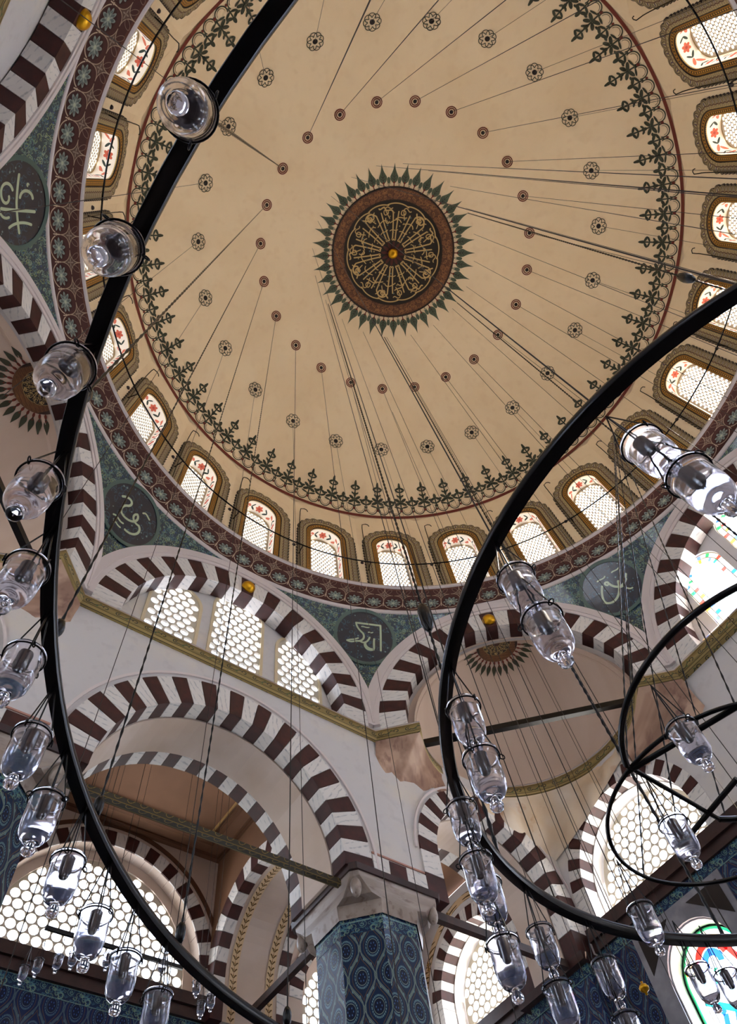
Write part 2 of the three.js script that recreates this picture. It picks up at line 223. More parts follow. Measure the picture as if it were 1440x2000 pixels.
// calligraphy: strokes are drawn with a broad reed pen
function pen(g, pts, lw, col) { g.strokeStyle = col; g.lineWidth = lw; g.lineCap = 'round'; g.lineJoin = 'round'; g.beginPath(); g.moveTo(pts[0], pts[1]); for (let i = 2; i < pts.length; i += 6) pts.length - i >= 6 ? g.bezierCurveTo(pts[i], pts[i + 1], pts[i + 2], pts[i + 3], pts[i + 4], pts[i + 5]) : g.lineTo(pts[i], pts[i + 1]); g.stroke(); }
M.medallion = std({ map: canvasTex(1024, 1024, (g, w, h) => {
  g.fillStyle = '#1a120c'; g.fillRect(0, 0, w, h); g.translate(512, 512);
  const gold = '#bfa26a', out = '#3a2a18';
  for (let pass = 0; pass < 2; pass++) { const c = pass ? gold : out, k = pass ? 0 : 7;
    for (let i = 0; i < 14; i++) { g.save(); g.rotate(i * 2 * PI / 14 + 0.1);
      pen(g, [-14, -150, -16, -250, -22, -330, -26, -400], 12 + k, c); pen(g, [14, -150, 16, -250, 24, -330, 30, -390], 12 + k, c); // the tall paired letters that meet at the centre
      pen(g, [-14, -150, -26, -132, -8, -118, 0, -140], 9 + k, c); pen(g, [14, -150, 26, -132, 8, -118, 0, -140], 9 + k, c);
      if (i % 3 === 0) pen(g, [30, -390, 70, -450, 130, -430, 120, -390, 112, -360, 80, -372, 86, -398], 13 + k, c);
      if (i % 3 === 1) { pen(g, [-26, -400, -70, -470, -150, -420, -120, -380, -100, -352, -60, -380, -20, -440], 13 + k, c); pen(g, [50, -360, 80, -330, 110, -350, 140, -300], 10 + k, c); }
      if (i % 3 === 2) { pen(g, [30, -390, 60, -440, 90, -370, 118, -420, 130, -450, 160, -390, 176, -410], 13 + k, c); pen(g, [60, -300, 76, -260, 110, -300, 100, -330], 10 + k, c); }
      pen(g, [-120, -440, -60, -486, 40, -486, 96, -452], 11 + k, c); pen(g, [-60, -300, -40, -340, 0, -330, 50, -290], 9 + k, c); pen(g, [-90, -380, -60, -350, -40, -380, -60, -410, -84, -420, -110, -400, -90, -370], 9 + k, c);
      pen(g, [40, -430, 60, -400, 90, -460, 110, -420, 120, -400, 70, -350, 60, -330], 9 + k, c); pen(g, [-30, -230, -10, -210, 20, -240, 46, -214], 8 + k, c);
      g.restore(); }
    for (let i = 0; i < 70; i++) { const r = 180 + ((i * 97) % 230), a = i * 2.399; g.fillStyle = pass ? ['#9a8858', '#4c6a70', '#8a7a50'][i % 3] : out; g.beginPath(); g.arc(Math.cos(a) * r, Math.sin(a) * r, pass ? 7 : 10, 0, 7); g.fill(); } }
  g.fillStyle = '#4a1d14'; for (let i = 0; i < 12; i++) { g.save(); g.rotate(i * PI / 6); g.beginPath(); g.ellipse(0, -80, 14, 40, 0, 0, 7); g.fill(); g.restore(); }
}), roughness: 0.75 });
function roundelTex(strokes) {
  return canvasTex(512, 512, (g, w, h) => {
    g.fillStyle = '#081226'; g.fillRect(0, 0, w, h); curls(g, w, h, 80, ['#1c3e56', '#244c62', '#142c48', '#2c5060'], 5, 20);
    for (let i = 0; i < 40; i++) { g.fillStyle = ['#3f6a78', '#6b8c8c'][i % 2]; g.beginPath(); g.arc(rnd() * w, rnd() * h, 4 + rnd() * 4, 0, 7); g.fill(); }
    for (const [lw, ...p] of strokes) pen(g, p.slice(), lw + 8, '#0d1830'); for (const [lw, ...p] of strokes) pen(g, p.slice(), lw + 3, '#b2c4a6');
  });
}
const abuBakr = [[15, 402, 120, 402, 200, 398, 300, 394, 372], [15, 402, 120, 300, 118, 220, 118, 180, 120], [14, 180, 120, 182, 160, 210, 190, 240, 214], [15, 340, 262, 330, 330, 344, 372, 322, 366], [15, 322, 366, 290, 370, 250, 340, 262, 300], [14, 262, 300, 236, 330, 262, 400, 330, 372], [14, 300, 250, 280, 300, 250, 320, 214, 300], [15, 240, 214, 262, 250, 240, 290, 200, 300], [14, 200, 300, 160, 300, 140, 330, 96, 310], [12, 96, 310, 130, 290, 160, 296, 196, 270], [8, 290, 200, 300, 190, 310, 210, 330, 196], [8, 230, 150, 250, 144, 270, 160, 300, 150]];
const muhammad = [[18, 250, 190, 262, 260, 320, 320, 396, 250], [18, 130, 350, 190, 420, 290, 360, 330, 230], [18, 330, 230, 300, 300, 330, 330, 420, 210], [16, 190, 200, 150, 260, 120, 330, 140, 356], [16, 250, 190, 230, 170, 210, 200, 236, 214], [10, 330, 130, 350, 120, 370, 140, 400, 124], [12, 360, 330, 370, 346, 380, 352, 396, 352], [10, 180, 140, 210, 130, 240, 150, 260, 130]];
const umar = [[17, 120, 190, 180, 120, 240, 160, 200, 210], [17, 200, 210, 150, 250, 160, 330, 250, 310], [17, 250, 310, 330, 290, 340, 220, 300, 200], [16, 300, 200, 260, 230, 300, 290, 360, 270], [17, 360, 270, 420, 300, 380, 400, 290, 400], [12, 330, 150, 350, 120, 370, 140, 400, 150], [12, 150, 380, 180, 350, 210, 390, 250, 370], [10, 180, 420, 200, 410, 220, 430, 250, 420]];
const alid = [[17, 300, 100, 296, 200, 300, 300, 290, 400], [17, 90, 250, 180, 262, 320, 262, 430, 240], [17, 220, 120, 170, 130, 160, 220, 220, 230], [16, 180, 300, 120, 330, 140, 420, 220, 400], [16, 220, 400, 280, 380, 260, 320, 220, 330], [15, 380, 130, 360, 200, 370, 280, 400, 330], [14, 340, 330, 360, 400, 300, 430, 240, 430], [10, 150, 170, 140, 180, 130, 170, 140, 160]];

// ---------- voussoir arches ----------
const sectorCache = {};
function voussoirs(parent, { R0, R1, yc, zc = 0, x0, depth, n, redFirst = false, az0 = 0 }) {
  const key = [R0, R1, depth, n].join(), da = PI / n;
  const geo = sectorCache[key] ??= (() => { const j = 0.006 / R1; const g = ext(sectorShape(R0, R1, -da / 2 + j, da / 2 - j), depth, 0); return g; })();
  for (let i = 0; i < n; i++) {
    const red = (i % 2 === 0) === redFirst;
    const m = part('voussoir', geo, red ? M.reds[i % 4 < 2 ? 0 : 1] : M.whites[(i * 2 + 1) % 3], parent);
    m.position.set(x0 - (red ? 0.004 : 0), yc, zc); m.rotation.x = da * (i + 0.5);
    m.scale.x = 1;
  }
}
// shapes use X = -z, so angle 0 lies at -z; rotating by -x sweeps it over the crown
function panes(parent, pts, r, x, pitch, seg = 12) {
  const geo = new THREE.CircleGeometry(r, seg).rotateY(-PI / 2);
  for (const [z, y] of pts) part('pane', geo, M.pane, parent).position.set(x, y, z);
}
function hexPoints(inside, z0, z1, y0, y1, pitch, m) {
  const out = [], dy = pitch * 0.866; let row = 0;
  for (let y = y0 + m; y <= y1; y += dy, row++) for (let z = z0 + (row % 2 ? pitch / 2 : 0); z <= z1; z += pitch) if (inside(z, y)) out.push([z, y]);
  return out;
}
function inArch(hw, y0, yc, m) { return (z, y) => y > y0 + m && (y <= yc ? Math.abs(z) < hw - m : z * z + (y - yc) * (y - yc) < (hw - m) * (hw - m)); }
function grilleWindow(parent, { hw, y0, yc, zc = 0, x, pitch, r, thick = 0.06, single = false, seg = 12, mat }) {
  const inside = inArch(hw, y0, yc, r * 0.3), n = Math.floor((2 * hw) / pitch), z0 = -Math.ceil(n / 2) * pitch;
  const keep = (X, Y) => { const m = 0.012; Y = Math.max(Y, y0 + m); if (Y > yc) { const d = Math.hypot(X, Y - yc), k = Math.min(1, (hw - m) / d); return [X * k, yc + (Y - yc) * k]; } return [Math.max(-hw + m, Math.min(hw - m, X)), Y]; }; // rounds at the edge are cut by the frame
  const pts = hexPoints(inside, z0, hw, y0, yc + hw, pitch, pitch * 0.55);
  const s = archShape(hw, y0, yc);
  for (const [z, y] of pts) { const h = new THREE.Path(); for (let i = 0; i <= seg; i++) { const a = -2 * PI * i / seg, q = keep(-z + r * Math.cos(a), y + r * Math.sin(a)); i ? h.lineTo(...q) : h.moveTo(...q); } s.holes.push(h); }
  const g = part('grille', ext(s, thick, x), mat ?? M.grille, parent); g.position.z = zc;
  if (single) { const q = part('glass_sheet', ext(archShape(hw, y0, yc), 0.002, x + thick * 0.6), M.pane, parent); q.geometry = new THREE.ShapeGeometry(archShape(hw, y0, yc)).rotateY(PI / 2).translate(x + thick * 0.6, 0, 0); q.position.z = zc; return g; }
  panes(parent, pts.map(([z, y]) => [z + zc, y]), r + 0.004, x + thick * 0.5, pitch, seg);
  return g;
}

// ---------- the dome and its drum ----------
const RS = 8.64, HC = 16.80, YB = 13.15, RW = 7.8;
const ceiling = struct('ceiling', 'beige painted dome with medallion, rosettes and palmette border');
{
  const a1 = Math.asin(7.55 / RS);
  const prof = []; for (let i = 0; i <= 40; i++) { const a = a1 * i / 40; prof.push(new THREE.Vector2(RS * Math.sin(a), HC + RS * Math.cos(a))); }
  for (let i = 40; i >= 0; i--) { const a = a1 * i / 40; prof.push(new THREE.Vector2((RS + 0.4) * Math.sin(a), HC + (RS + 0.4) * Math.cos(a))); }
  const g = new THREE.LatheGeometry(prof, 120); const uv = g.attributes.uv, p = g.attributes.position;
  for (let i = 0; i < uv.count; i++) uv.setXY(i, p.getX(i), p.getZ(i));
  part('dome_shell', g, M.dome, ceiling);
}
// wraps a flat drawing (x along the circle, y up the dome from polar angle t0) onto the dome
function onDome(geo, t0, lift, az = 0) {
  const p = geo.attributes.position;
  for (let i = 0; i < p.count; i++) { const t = t0 - p.getY(i) / RS, r = RS - lift - p.getZ(i), s = Math.sin(t), a = az + p.getX(i) / (RS * Math.max(s, 0.05)); p.setXYZ(i, r * s * Math.cos(a), HC + r * Math.cos(t), -r * s * Math.sin(a)); }
  geo.computeVertexNormals(); return geo;
}
function discOnDome(geo, t0, lift) { // a small flat drawing centred at polar angle t0, azimuth 0
  const p = geo.attributes.position, c = new THREE.Vector3(Math.sin(t0), Math.cos(t0), 0), e1 = new THREE.Vector3(0, 0, -1), e2 = new THREE.Vector3(-Math.cos(t0), Math.sin(t0), 0), v = new THREE.Vector3();
  for (let i = 0; i < p.count; i++) { v.copy(c).multiplyScalar(RS).addScaledVector(e1, p.getX(i)).addScaledVector(e2, p.getY(i)).setLength(RS - lift - p.getZ(i)); p.setXYZ(i, v.x, v.y + HC, v.z); }
  geo.computeVertexNormals(); return geo;
}
const ell = (cx, cy, rx, ry, rot = 0, n = 12) => { const g = new THREE.CircleGeometry(1, n); g.scale(rx, ry, 1); g.rotateZ(rot); g.translate(cx, cy, 0); return g; };
const ringG = (cx, cy, r0, r1, a0 = 0, a1 = 2 * PI, n = 24) => { const g = new THREE.RingGeometry(r0, r1, n, 1, a0, a1); g.translate(cx, cy, 0); return g; };
const strip = (pts, w) => { const l = []; for (let i = 0; i + 1 < pts.length; i++) { const [x, y] = pts[i], [x2, y2] = pts[i + 1], d = Math.hypot(x2 - x, y2 - y), g = new THREE.PlaneGeometry(d + w * 0.6, w); g.rotateZ(Math.atan2(y2 - y, x2 - x)); g.translate((x + x2) / 2, (y + y2) / 2, 0); l.push(g); } return merge(l); };
{
  // small rosettes (24), star rosettes (24)
  const tA = Math.asin(4.22 / RS), tB = Math.asin(5.93 / RS);
  const gA1 = discOnDome(merge([ringG(0, 0, 0.085, 0.115), ringG(0, 0, 0.135, 0.165, 0, 2 * PI, 16)]), tA, 0.012), gA2 = discOnDome(ell(0, 0, 0.055, 0.055), tA, 0.013);
  const petals = []; for (let i = 0; i < 8; i++) { const a = i * PI / 4; petals.push(ringG(Math.cos(a) * 0.14, Math.sin(a) * 0.14, 0.085, 0.105, a - 2.2, 4.4, 14)); }
  const gB1 = discOnDome(merge(petals), tB, 0.012), gB2 = discOnDome(ell(0, 0, 0.07, 0.07), tB, 0.014);
  for (let k = 0; k < 24; k++) {
    const az = (k * 15 + 0.4) * D2R;
    const r = part('small_rosette', gA1, M.paintRed, ceiling, { label: 'maroon ringed rosette' }); r.rotation.y = az; const c = part('rosette_eye', gA2, M.dark, r);
    const s = part('star_rosette', gB1, M.paintDark, ceiling, { label: 'dark eight-petalled star rosette' }); s.rotation.y = az; part('rosette_eye', gB2, M.dark, s);
  }
  // border: line, arcs, tall and short palmettes
  const t0 = Math.asin(7.52 / RS);
  const line = new THREE.RingGeometry(1, 1.1, 4); const lineG = grid(180, 1, (u, v) => { const t = t0 - 0.003 - v * 0.011, a = u * 2 * PI; return new THREE.Vector3((RS - 0.03) * Math.sin(t) * Math.cos(a), HC + (RS - 0.03) * Math.cos(t), (RS - 0.03) * Math.sin(t) * Math.sin(a)); });
  part('border_line', lineG, M.paintRed, ceiling, { label: 'maroon line under the palmettes' });
  const t2 = t0 - 0.014, N = 60, pitch = 2 * PI * 7.3 / N; 
  const trefoil = (y, k) => [ell(0, y + 0.16 * k, 0.05 * k, 0.1 * k), ell(-0.1 * k, y + 0.05 * k, 0.1 * k, 0.045 * k, 0.6), ell(0.1 * k, y + 0.05 * k, 0.1 * k, 0.045 * k, -0.6), ell(-0.09 * k, y - 0.06 * k, 0.09 * k, 0.035 * k, -0.5), ell(0.09 * k, y - 0.06 * k, 0.09 * k, 0.035 * k, 0.5)];
  const tall = onDome(merge([...[-1, 1].flatMap((q) => [ell(q * 0.1, 0.44, 0.1, 0.05, q * 0.7), ell(q * 0.1, 0.3, 0.11, 0.05, -q * 0.5), ell(q * 0.2, 0.38, 0.05, 0.035), ell(q * 0.07, 0.6, 0.06, 0.03, q * 0.8), ell(q * 0.13, 0.18, 0.1, 0.03, q * 0.3)]), ell(0, 0.56, 0.045, 0.09), ...trefoil(0.82, 0.85), new THREE.PlaneGeometry(0.04, 0.8).translate(0, 0.5, 0), ell(0, 1.0, 0.035, 0.09)]).translate(0, 0.16, 0), t2, 0.014);
  const short = onDome(merge([...trefoil(0.32, 1.0), new THREE.PlaneGeometry(0.035, 0.3).translate(0, 0.25, 0)]).translate(0, 0.16, 0), t2, 0.014);
  const arcs = onDome(merge([ringG(-pitch / 4, 0.1, 0.15, 0.18, -0.5, PI + 1, 16), ringG(pitch / 4, 0.1, 0.15, 0.18, -0.5, PI + 1, 16), ringG(-pitch / 4, 0.1, 0.11, 0.122, 0, PI, 12), ringG(pitch / 4, 0.1, 0.11, 0.122, 0, PI, 12)]).rotateZ(PI).translate(0, 0.31, 0).scale(1, 1.15, 1), t2, 0.012);
  const knob = onDome(merge([ell(0, 0.2, 0.04, 0.05), ell(-pitch / 2, 0.16, 0.03, 0.04)]), t2, 0.016);
  for (let k = 0; k < N; k++) {
    const az = k * 2 * PI / N + 0.03;
    const a = part('palmette', tall, M.paintDark, ceiling, { label: 'tall dark green palmette' }); a.rotation.y = az;
    part('scroll', arcs, M.paintDark, a); part('bud', knob, M.paintRed, a);
    const b = part('palmette', short, M.paintDark, ceiling, { label: 'short dark green palmette' }); b.rotation.y = az + PI / N;
  }
  // medallion at the crown
  const med = grp('medallion', ceiling); med.userData.label = 'round calligraphy medallion at the crown of the dome';
  const cap = (r0, r1, lift, n = 64, m = 6) => grid(n, m, (u, v) => { const r = r0 + (r1 - r0) * v, a = u * 2 * PI, t = Math.asin(r / RS); return new THREE.Vector3((RS - lift) * Math.sin(t) * Math.cos(a), HC + (RS - lift) * Math.cos(t), -(RS - lift) * Math.sin(t) * Math.sin(a)); }, (u, v, p) => [0.5 + p.x / (2 * r1), 0.5 - p.z / (2 * r1)]);
  part('calligraphy_disc', cap(0, 1.62, 0.02), M.medallion, med);
  const rb = cap(1.6, 1.97, 0.05); { const uv = rb.attributes.uv; let i = 0; for (let j = 0; j <= 6; j++) for (let k = 0; k <= 64; k++, i++) uv.setXY(i, k / 64, j / 6); }
  part('ring_band', rb, M.ringBand, med);
  part('boss', new THREE.SphereGeometry(0.16, 20, 12).scale(1, 0.7, 1).translate(0, HC + RS - 0.1, 0), M.gold, med, { label: 'gilded boss' });
  part('ring_edge', new THREE.TorusGeometry(1.97, 0.02, 6, 90).rotateX(PI / 2).translate(0, HC + Math.sqrt(RS * RS - 1.97 * 1.97) - 0.04, 0), M.dark, med);
  const flame = new THREE.Shape(); flame.moveTo(0, -0.7); flame.bezierCurveTo(0.03, -0.5, 0.05, -0.46, 0.1, -0.36); flame.bezierCurveTo(0.17, -0.26, 0.08, -0.14, 0, -0.1); flame.bezierCurveTo(-0.08, -0.14, -0.17, -0.26, -0.1, -0.36); flame.bezierCurveTo(-0.05, -0.46, -0.03, -0.5, 0, -0.7);
  const t1 = Math.asin(1.97 / RS), fl = onDome(new THREE.ShapeGeometry(flame, 8), t1, 0.014), stem = onDome(merge([new THREE.PlaneGeometry(0.03, 0.16).translate(0, -0.06, 0), ell(0, -0.13, 0.035, 0.03)]), t1, 0.016);
  const veins = onDome(merge([strip([[0, -0.16], [0, -0.45]], 0.012), strip([[-0.06, -0.26], [0, -0.2], [0.06, -0.26]], 0.012), strip([[-0.06, -0.34], [0, -0.28], [0.06, -0.34]], 0.012)]), t1, 0.02);
  const small = onDome(merge([ell(0, -0.2, 0.055, 0.1), strip([[-0.05, 0], [0.05, -0.12]], 0.012), strip([[0.05, 0], [-0.05, -0.12]], 0.012)]), t1, 0.014);
  for (let k = 0; k < 40; k++) { const f = part('flame_leaf', fl, M.paintGreen, med); f.rotation.y = k * PI / 20; const st = part('leaf_stem', stem, M.paintRed, med); st.rotation.y = k * PI / 20; const v = part('leaf_vein', veins, M.dark, med); v.rotation.y = k * PI / 20; const b = part('bud_leaf', small, M.paintGreen, med); b.rotation.y = (k + 0.5) * PI / 20; }
}
// drum wall: 24 curved panels, each with an arched window
const drum = struct('wall_drum', 'round drum wall under the dome pierced by arched windows');
const rW = (y) => RW - Math.max(0, y - 17.2) / 3.8 * 0.25;
function bend(geo) { const p = geo.attributes.position; for (let i = 0; i < p.count; i++) { const s = p.getX(i), y = p.getY(i), d = p.getZ(i), a = s / RW, r = rW(y) + d; p.setXYZ(i, r * Math.cos(a), y, -r * Math.sin(a)); } geo.computeVertexNormals(); return geo; } // d > 0 outward
const HWIN = 0.47, YS = 19.45, Y0W = 17.25;
function archLine(hw, y0, yc, n = 40) { // points and inward normals along the opening, with arc length
  const out = []; let L = 0; const leg = yc - y0, arc = PI * hw, tot = 2 * leg + arc;
  const at = (t) => t < leg ? [[-hw, y0 + t], [-1, 0]] : t < leg + arc ? (() => { const a = PI - (t - leg) / hw; return [[hw * Math.cos(a), yc + hw * Math.sin(a)], [Math.cos(a), Math.sin(a)]]; })() : [[hw, yc - (t - leg - arc)], [1, 0]];
  return { at, tot };
}
function archRibbon(hw, y0, yc, o0, o1, d0, d1, period, n, scal = 0) { // frame strip from offset o0 to o1 (outward), face at depth d1 (inwards negative)
  const { at, tot } = archLine(hw, y0, yc);
  const f = (off, d) => (u) => { const [p, q] = at(u * tot), o = off + (scal && off === o1 ? scal * Math.abs(Math.sin(u * tot / period * PI)) : 0); return new THREE.Vector3(p[0] + q[0] * o, p[1] + q[1] * o, d); };
  const rows = [f(o0, d0), f(o0, d1), f(o1, d1), f(o1, d0)], vs = [0, 0, 1, 1];
  return grid(n, 3, (u, v) => rows[Math.round(v * 3)](u), (u, v) => [u * tot / period, vs[Math.round(v * 3)]]);
}
{
  const seg = 15 * D2R * RW / 2;
  const s = rectShape(-seg, seg, 17.1, 21.05); s.holes.push(archHole(HWIN, Y0W, YS));
  const cut = new THREE.ExtrudeGeometry(s, { depth: 0.55, bevelEnabled: false }); const panel = bend(cut);
  const frameG = bend(archRibbon(HWIN, Y0W, YS, 0.14, 0.39, 0.01, -0.05, 0.14, 420, 0.055)), beadG = bend(archRibbon(HWIN, Y0W, YS, 0.0, 0.14, 0.01, -0.035, 0.075, 120));
  const revG = bend(archRibbon(HWIN - 0.006, Y0W, YS, 0, 0.004, 0.0, 0.4, 0.78, 60)); { // unroll the flowers along the soffit
    const p = archLine(HWIN - 0.006, Y0W, YS), g = grid(60, 1, (u, v) => { const [a] = p.at(u * p.tot); return new THREE.Vector3(a[0], a[1], v * 0.4); }, (u, v) => [(u - 0.5) * p.tot / 1.7 + 0.25, v]); revG.copy(bend(g)); }
  const inside = inArch(HWIN, Y0W, YS, 0.05), pts = hexPoints(inside, -0.44, 0.44, Y0W, YS + HWIN, 0.11, 0.07), gs = archShape(HWIN, Y0W, YS);
  for (const [z, y] of pts) { const h = new THREE.Path(); for (let i = 0; i <= 8; i++) { const a = -2 * PI * i / 8; i ? h.lineTo(z + 0.044 * Math.cos(a), y + 0.044 * Math.sin(a)) : h.moveTo(z + 0.044, y); } gs.holes.push(h); }
  const gri = new THREE.ExtrudeGeometry(gs, { depth: 0.04, bevelEnabled: false }).translate(0, 0, 0.4); const grilleG = bend(gri);
  const glassG = bend(new THREE.ShapeGeometry(archShape(HWIN, Y0W, YS)).translate(0, 0, 0.42));
  for (let k = 0; k < 24; k++) {
    const pn = part('wall_panel', panel, M.dome, drum); pn.rotation.y = k * 15 * D2R;
    const w = struct('window_' + (k + 1), 'arched drum window in a scalloped brown frame at ' + clock(new THREE.Vector3(RW, 19, 0).applyAxisAngle(new THREE.Vector3(0, 1, 0), k * 15 * D2R)) + ' of the dome', k * 15);
    part('scalloped_frame', frameG, M.scallop, w); part('beaded_frame', beadG, M.beads, w); part('painted_reveal', revG, M.reveal, w);
    part('grille', grilleG, M.grille, w); part('glass_sheet', glassG, M.pane, w);
  }
}
// ledge, painted frieze and the white fillet under it
const trimF = struct('trim_1', 'brown floral frieze and white ledge ringing the foot of the drum');
{
  const ringS = (prof, n = 192) => grid(n, prof.length - 1, (u, v) => { const [r, y] = prof[Math.round(v * (prof.length - 1))], a = u * 2 * PI; return new THREE.Vector3(r * Math.cos(a), y, -r * Math.sin(a)); });
  part('frieze_band', ringS([[8.16, 16.89], [7.98, 16.96], [7.8, 17.03], [7.61, 17.1]]), M.frieze, trimF);
  part('ledge_edge', ringS([[7.64, 17.1], [7.56, 17.1], [7.56, 17.2], [8.4, 17.2]]), M.molding, trimF);
  part('white_fillet', ringS([[8.22, 16.95], [8.15, 16.88], [8.09, 16.82], [8.07, 16.74], [8.1, 16.67], [8.3, 16.66]]), M.molding, trimF);
}
// lamp rail in front of the drum windows, on hooked rods
{
  const t = thing('lamp_rail', 'thin iron rail circling the drum in front of its windows', 'rail');
  part('rail_ring', new THREE.TorusGeometry(7.42, 0.02, 6, 160).rotateX(PI / 2).translate(0, 18.1, 0), M.iron, t);
  const rod = new THREE.TubeGeometry(new THREE.CatmullRomCurve3([new THREE.Vector3(7.62, 17.2, 0), new THREE.Vector3(7.6, 19, 0), new THREE.Vector3(7.52, 20.2, 0), new THREE.Vector3(7.44, 20.42, 0.0), new THREE.Vector3(7.36, 20.3, 0.12), new THREE.Vector3(7.34, 20.15, 0.16)]), 30, 0.013, 5);
  const strut = bar(new THREE.Vector3(7.42, 18.1, 0), new THREE.Vector3(7.8, 18.1, 0), 0.014, 5);
  const eye = new THREE.SphereGeometry(0.05, 8, 6).translate(7.7, 18.5, -0.14);
  for (let k = 0; k < 24; k++) { const a = (k * 15 + 6.2) * D2R; const r = part('hooked_rod', rod, M.iron, t); r.rotation.y = a; part('strut', strut, M.iron, t).rotation.y = a; part('knob', eye, M.socket, t).rotation.y = a; }
}

// ---------- octagon: arches, pendentives, tympana, half domes ----------
const RO = 3.2, RI = 2.6, RM = 3.55, SIDE = 8.1, HALF = SIDE * Math.tan(22.5 * D2R);
const sideName = { 0: 'qibla', 45: 'north_east', 90: 'north', 135: 'north_west', 180: 'entrance', 225: 'south_west', 270: 'south', 315: 'south_east' };
const seenSides = new Set([0, 45, 90, 135, 180]);
const wallShape = (() => { // octagon side from springing to crown, with the round opening
  const s = new THREE.Shape(); s.moveTo(-HALF - 0.15, 12.9); s.lineTo(-RO + 0.02, 12.9); s.lineTo(-RO + 0.02, YB);
  for (let i = 0; i <= 40; i++) { const a = PI - PI * i / 40; s.lineTo((RO - 0.02) * Math.cos(a), YB + (RO - 0.02) * Math.sin(a)); }
  s.lineTo(RO - 0.02, 12.9); s.lineTo(HALF + 0.15, 12.9); s.lineTo(HALF + 0.15, 17.1); s.lineTo(-HALF - 0.15, 17.1); s.lineTo(-HALF - 0.15, 12.9); return s;
})();
const moldShape = (() => { const s = new THREE.Shape(), o = []; for (let i = 0; i <= 60; i++) { const a = PI * i / 60; o.push([Math.max(-HALF, Math.min(HALF, RM * Math.cos(a))), YB + RM * Math.sin(a)]); } const b = []; for (let i = 60; i >= 0; i--) { const a = PI * i / 60; b.push([RO * Math.cos(a), YB + RO * Math.sin(a)]); }
  [...o, ...b].forEach(([x, y], i) => i ? s.lineTo(x, y) : s.moveTo(x, y)); return s; })();
const lineShape = sectorShape(RO + 0.1, RO + 0.125, 0.02, PI - 0.02, 60);
const archBase = rectShape(RI, RO, 12.98, YB);
const bossG = new THREE.SphereGeometry(0.17, 20, 14).scale(0.8, 1.0, 1);
const wallOf = {};
for (const az of [0, 45, 90, 135, 180, 225, 270, 315]) {
  const seen = seenSides.has(az), w = wallOf[az] = struct('wall_' + sideName[az] + '_upper', { 0: 'upper octagon wall with striped arch round the stained glass, right edge', 45: 'upper octagon wall with striped arch before the right half dome', 90: 'upper octagon wall with striped arch over three grille windows', 135: 'upper octagon wall with striped arch before the left half dome', 180: 'upper octagon wall with striped arch at the top left corner', 225: 'upper octagon wall behind the viewer on the left', 270: 'upper octagon wall opposite the three grille windows', 315: 'upper octagon wall beyond the right frame edge' }[az], az);
  part('wall_face', ext(wallShape, 0.4, SIDE + 0.03), M.plaster, w);
  if (!seen) { part('arch_ring', ext(sectorShape(RI, RO, 0, PI, 40), 0.4, SIDE).translate(0, YB, 0), M.whites[0], w); }
  else {
    part('arch_molding', ext(moldShape, 0.1, SIDE - 0.05), M.molding, w);
    part('arch_fillet', ext(lineShape, 0.03, SIDE - 0.075).translate(0, YB, 0), M.molding, w);
    const arch = grp('striped_arch', w); voussoirs(arch, { R0: RI, R1: RO, yc: YB, x0: SIDE - 0.02, depth: 0.42, n: 27 });
    const b = ext(archBase, 0.42, SIDE - 0.02); part('arch_foot', b, M.whites[1], arch); part('arch_foot', b.clone().translate(0, 0, 2 * (RI + RO) / 2), M.whites[2], arch);
    part('keystone_boss', bossG, M.gold, arch, { label: 'gilded boss on the keystone' }).position.set(SIDE - 0.05, YB + 2.86, 0);
  }
}
// pendentives: spherical triangles between neighbouring arches
{
  const names = { 22.5: ['tiled pendentive with blue sky glare, right of the picture', roundelTex(muhammad)], 67.5: ['tiled pendentive between the three windows and the right half dome', roundelTex(abuBakr)], 112.5: ['tiled pendentive left of the three windows', roundelTex(umar)], 157.5: ['tiled pendentive at the left frame edge', roundelTex(alid)], 202.5: ['tiled pendentive above the entrance side, left'], 247.5: ['tiled pendentive behind the viewer'], 292.5: ['tiled pendentive above the south east corner'], 337.5: ['tiled pendentive beyond the right edge'] };
  const y0 = YB + Math.sqrt(RM * RM - HALF * HALF), y1 = 16.75, R2 = Math.hypot(SIDE, RM);
  const sheet = grid(32, 40, (u, v) => { const y = y0 + (y1 - y0) * v, z = Math.sqrt(Math.max(0, Math.min(RM * RM - (y - YB) ** 2, HALF * HALF))), r = Math.hypot(SIDE, z), te = 22.5 * D2R - Math.atan2(z, SIDE), th = (u * 2 - 1) * te; return new THREE.Vector3(r * Math.cos(th), y, -r * Math.sin(th)); }, (u, v, p) => [-Math.atan2(p.z, p.x) * 8.3, p.y]);
  const R = 0.74, cy = 15.9, onSph = (g, lift) => { const p = g.attributes.position; for (let i = 0; i < p.count; i++) { const z = p.getX(i), y = cy + p.getY(i), r = Math.sqrt(R2 * R2 - (y - YB) ** 2) - lift - p.getZ(i); p.setXYZ(i, Math.sqrt(r * r - z * z), y, -z); } g.computeVertexNormals(); return g; };
  const discG = new THREE.CircleGeometry(R, 40), rimG = new THREE.RingGeometry(R - 0.02, R + 0.07, 48);
  { const uv = discG.attributes.uv; for (let i = 0; i < uv.count; i++) uv.setX(i, 1 - uv.getX(i)); }
  onSph(discG, 0.02); onSph(rimG, 0.035);
  const rimM = std({ color: 0x4a625c, roughness: 0.35 });
  for (const [a, [label, tex]] of Object.entries(names)) {
    const p = struct(numbered('pendentive'), label, +a); part('tile_field', sheet, M.pendentive, p);
    if (!tex) continue;
    part('roundel', discG, phy({ map: tex, roughness: 0.4, clearcoat: 0.6, clearcoatRoughness: 0.05 }), p, { label: 'round navy calligraphy roundel' }); part('roundel_rim', rimG, rimM, p);
  }
}
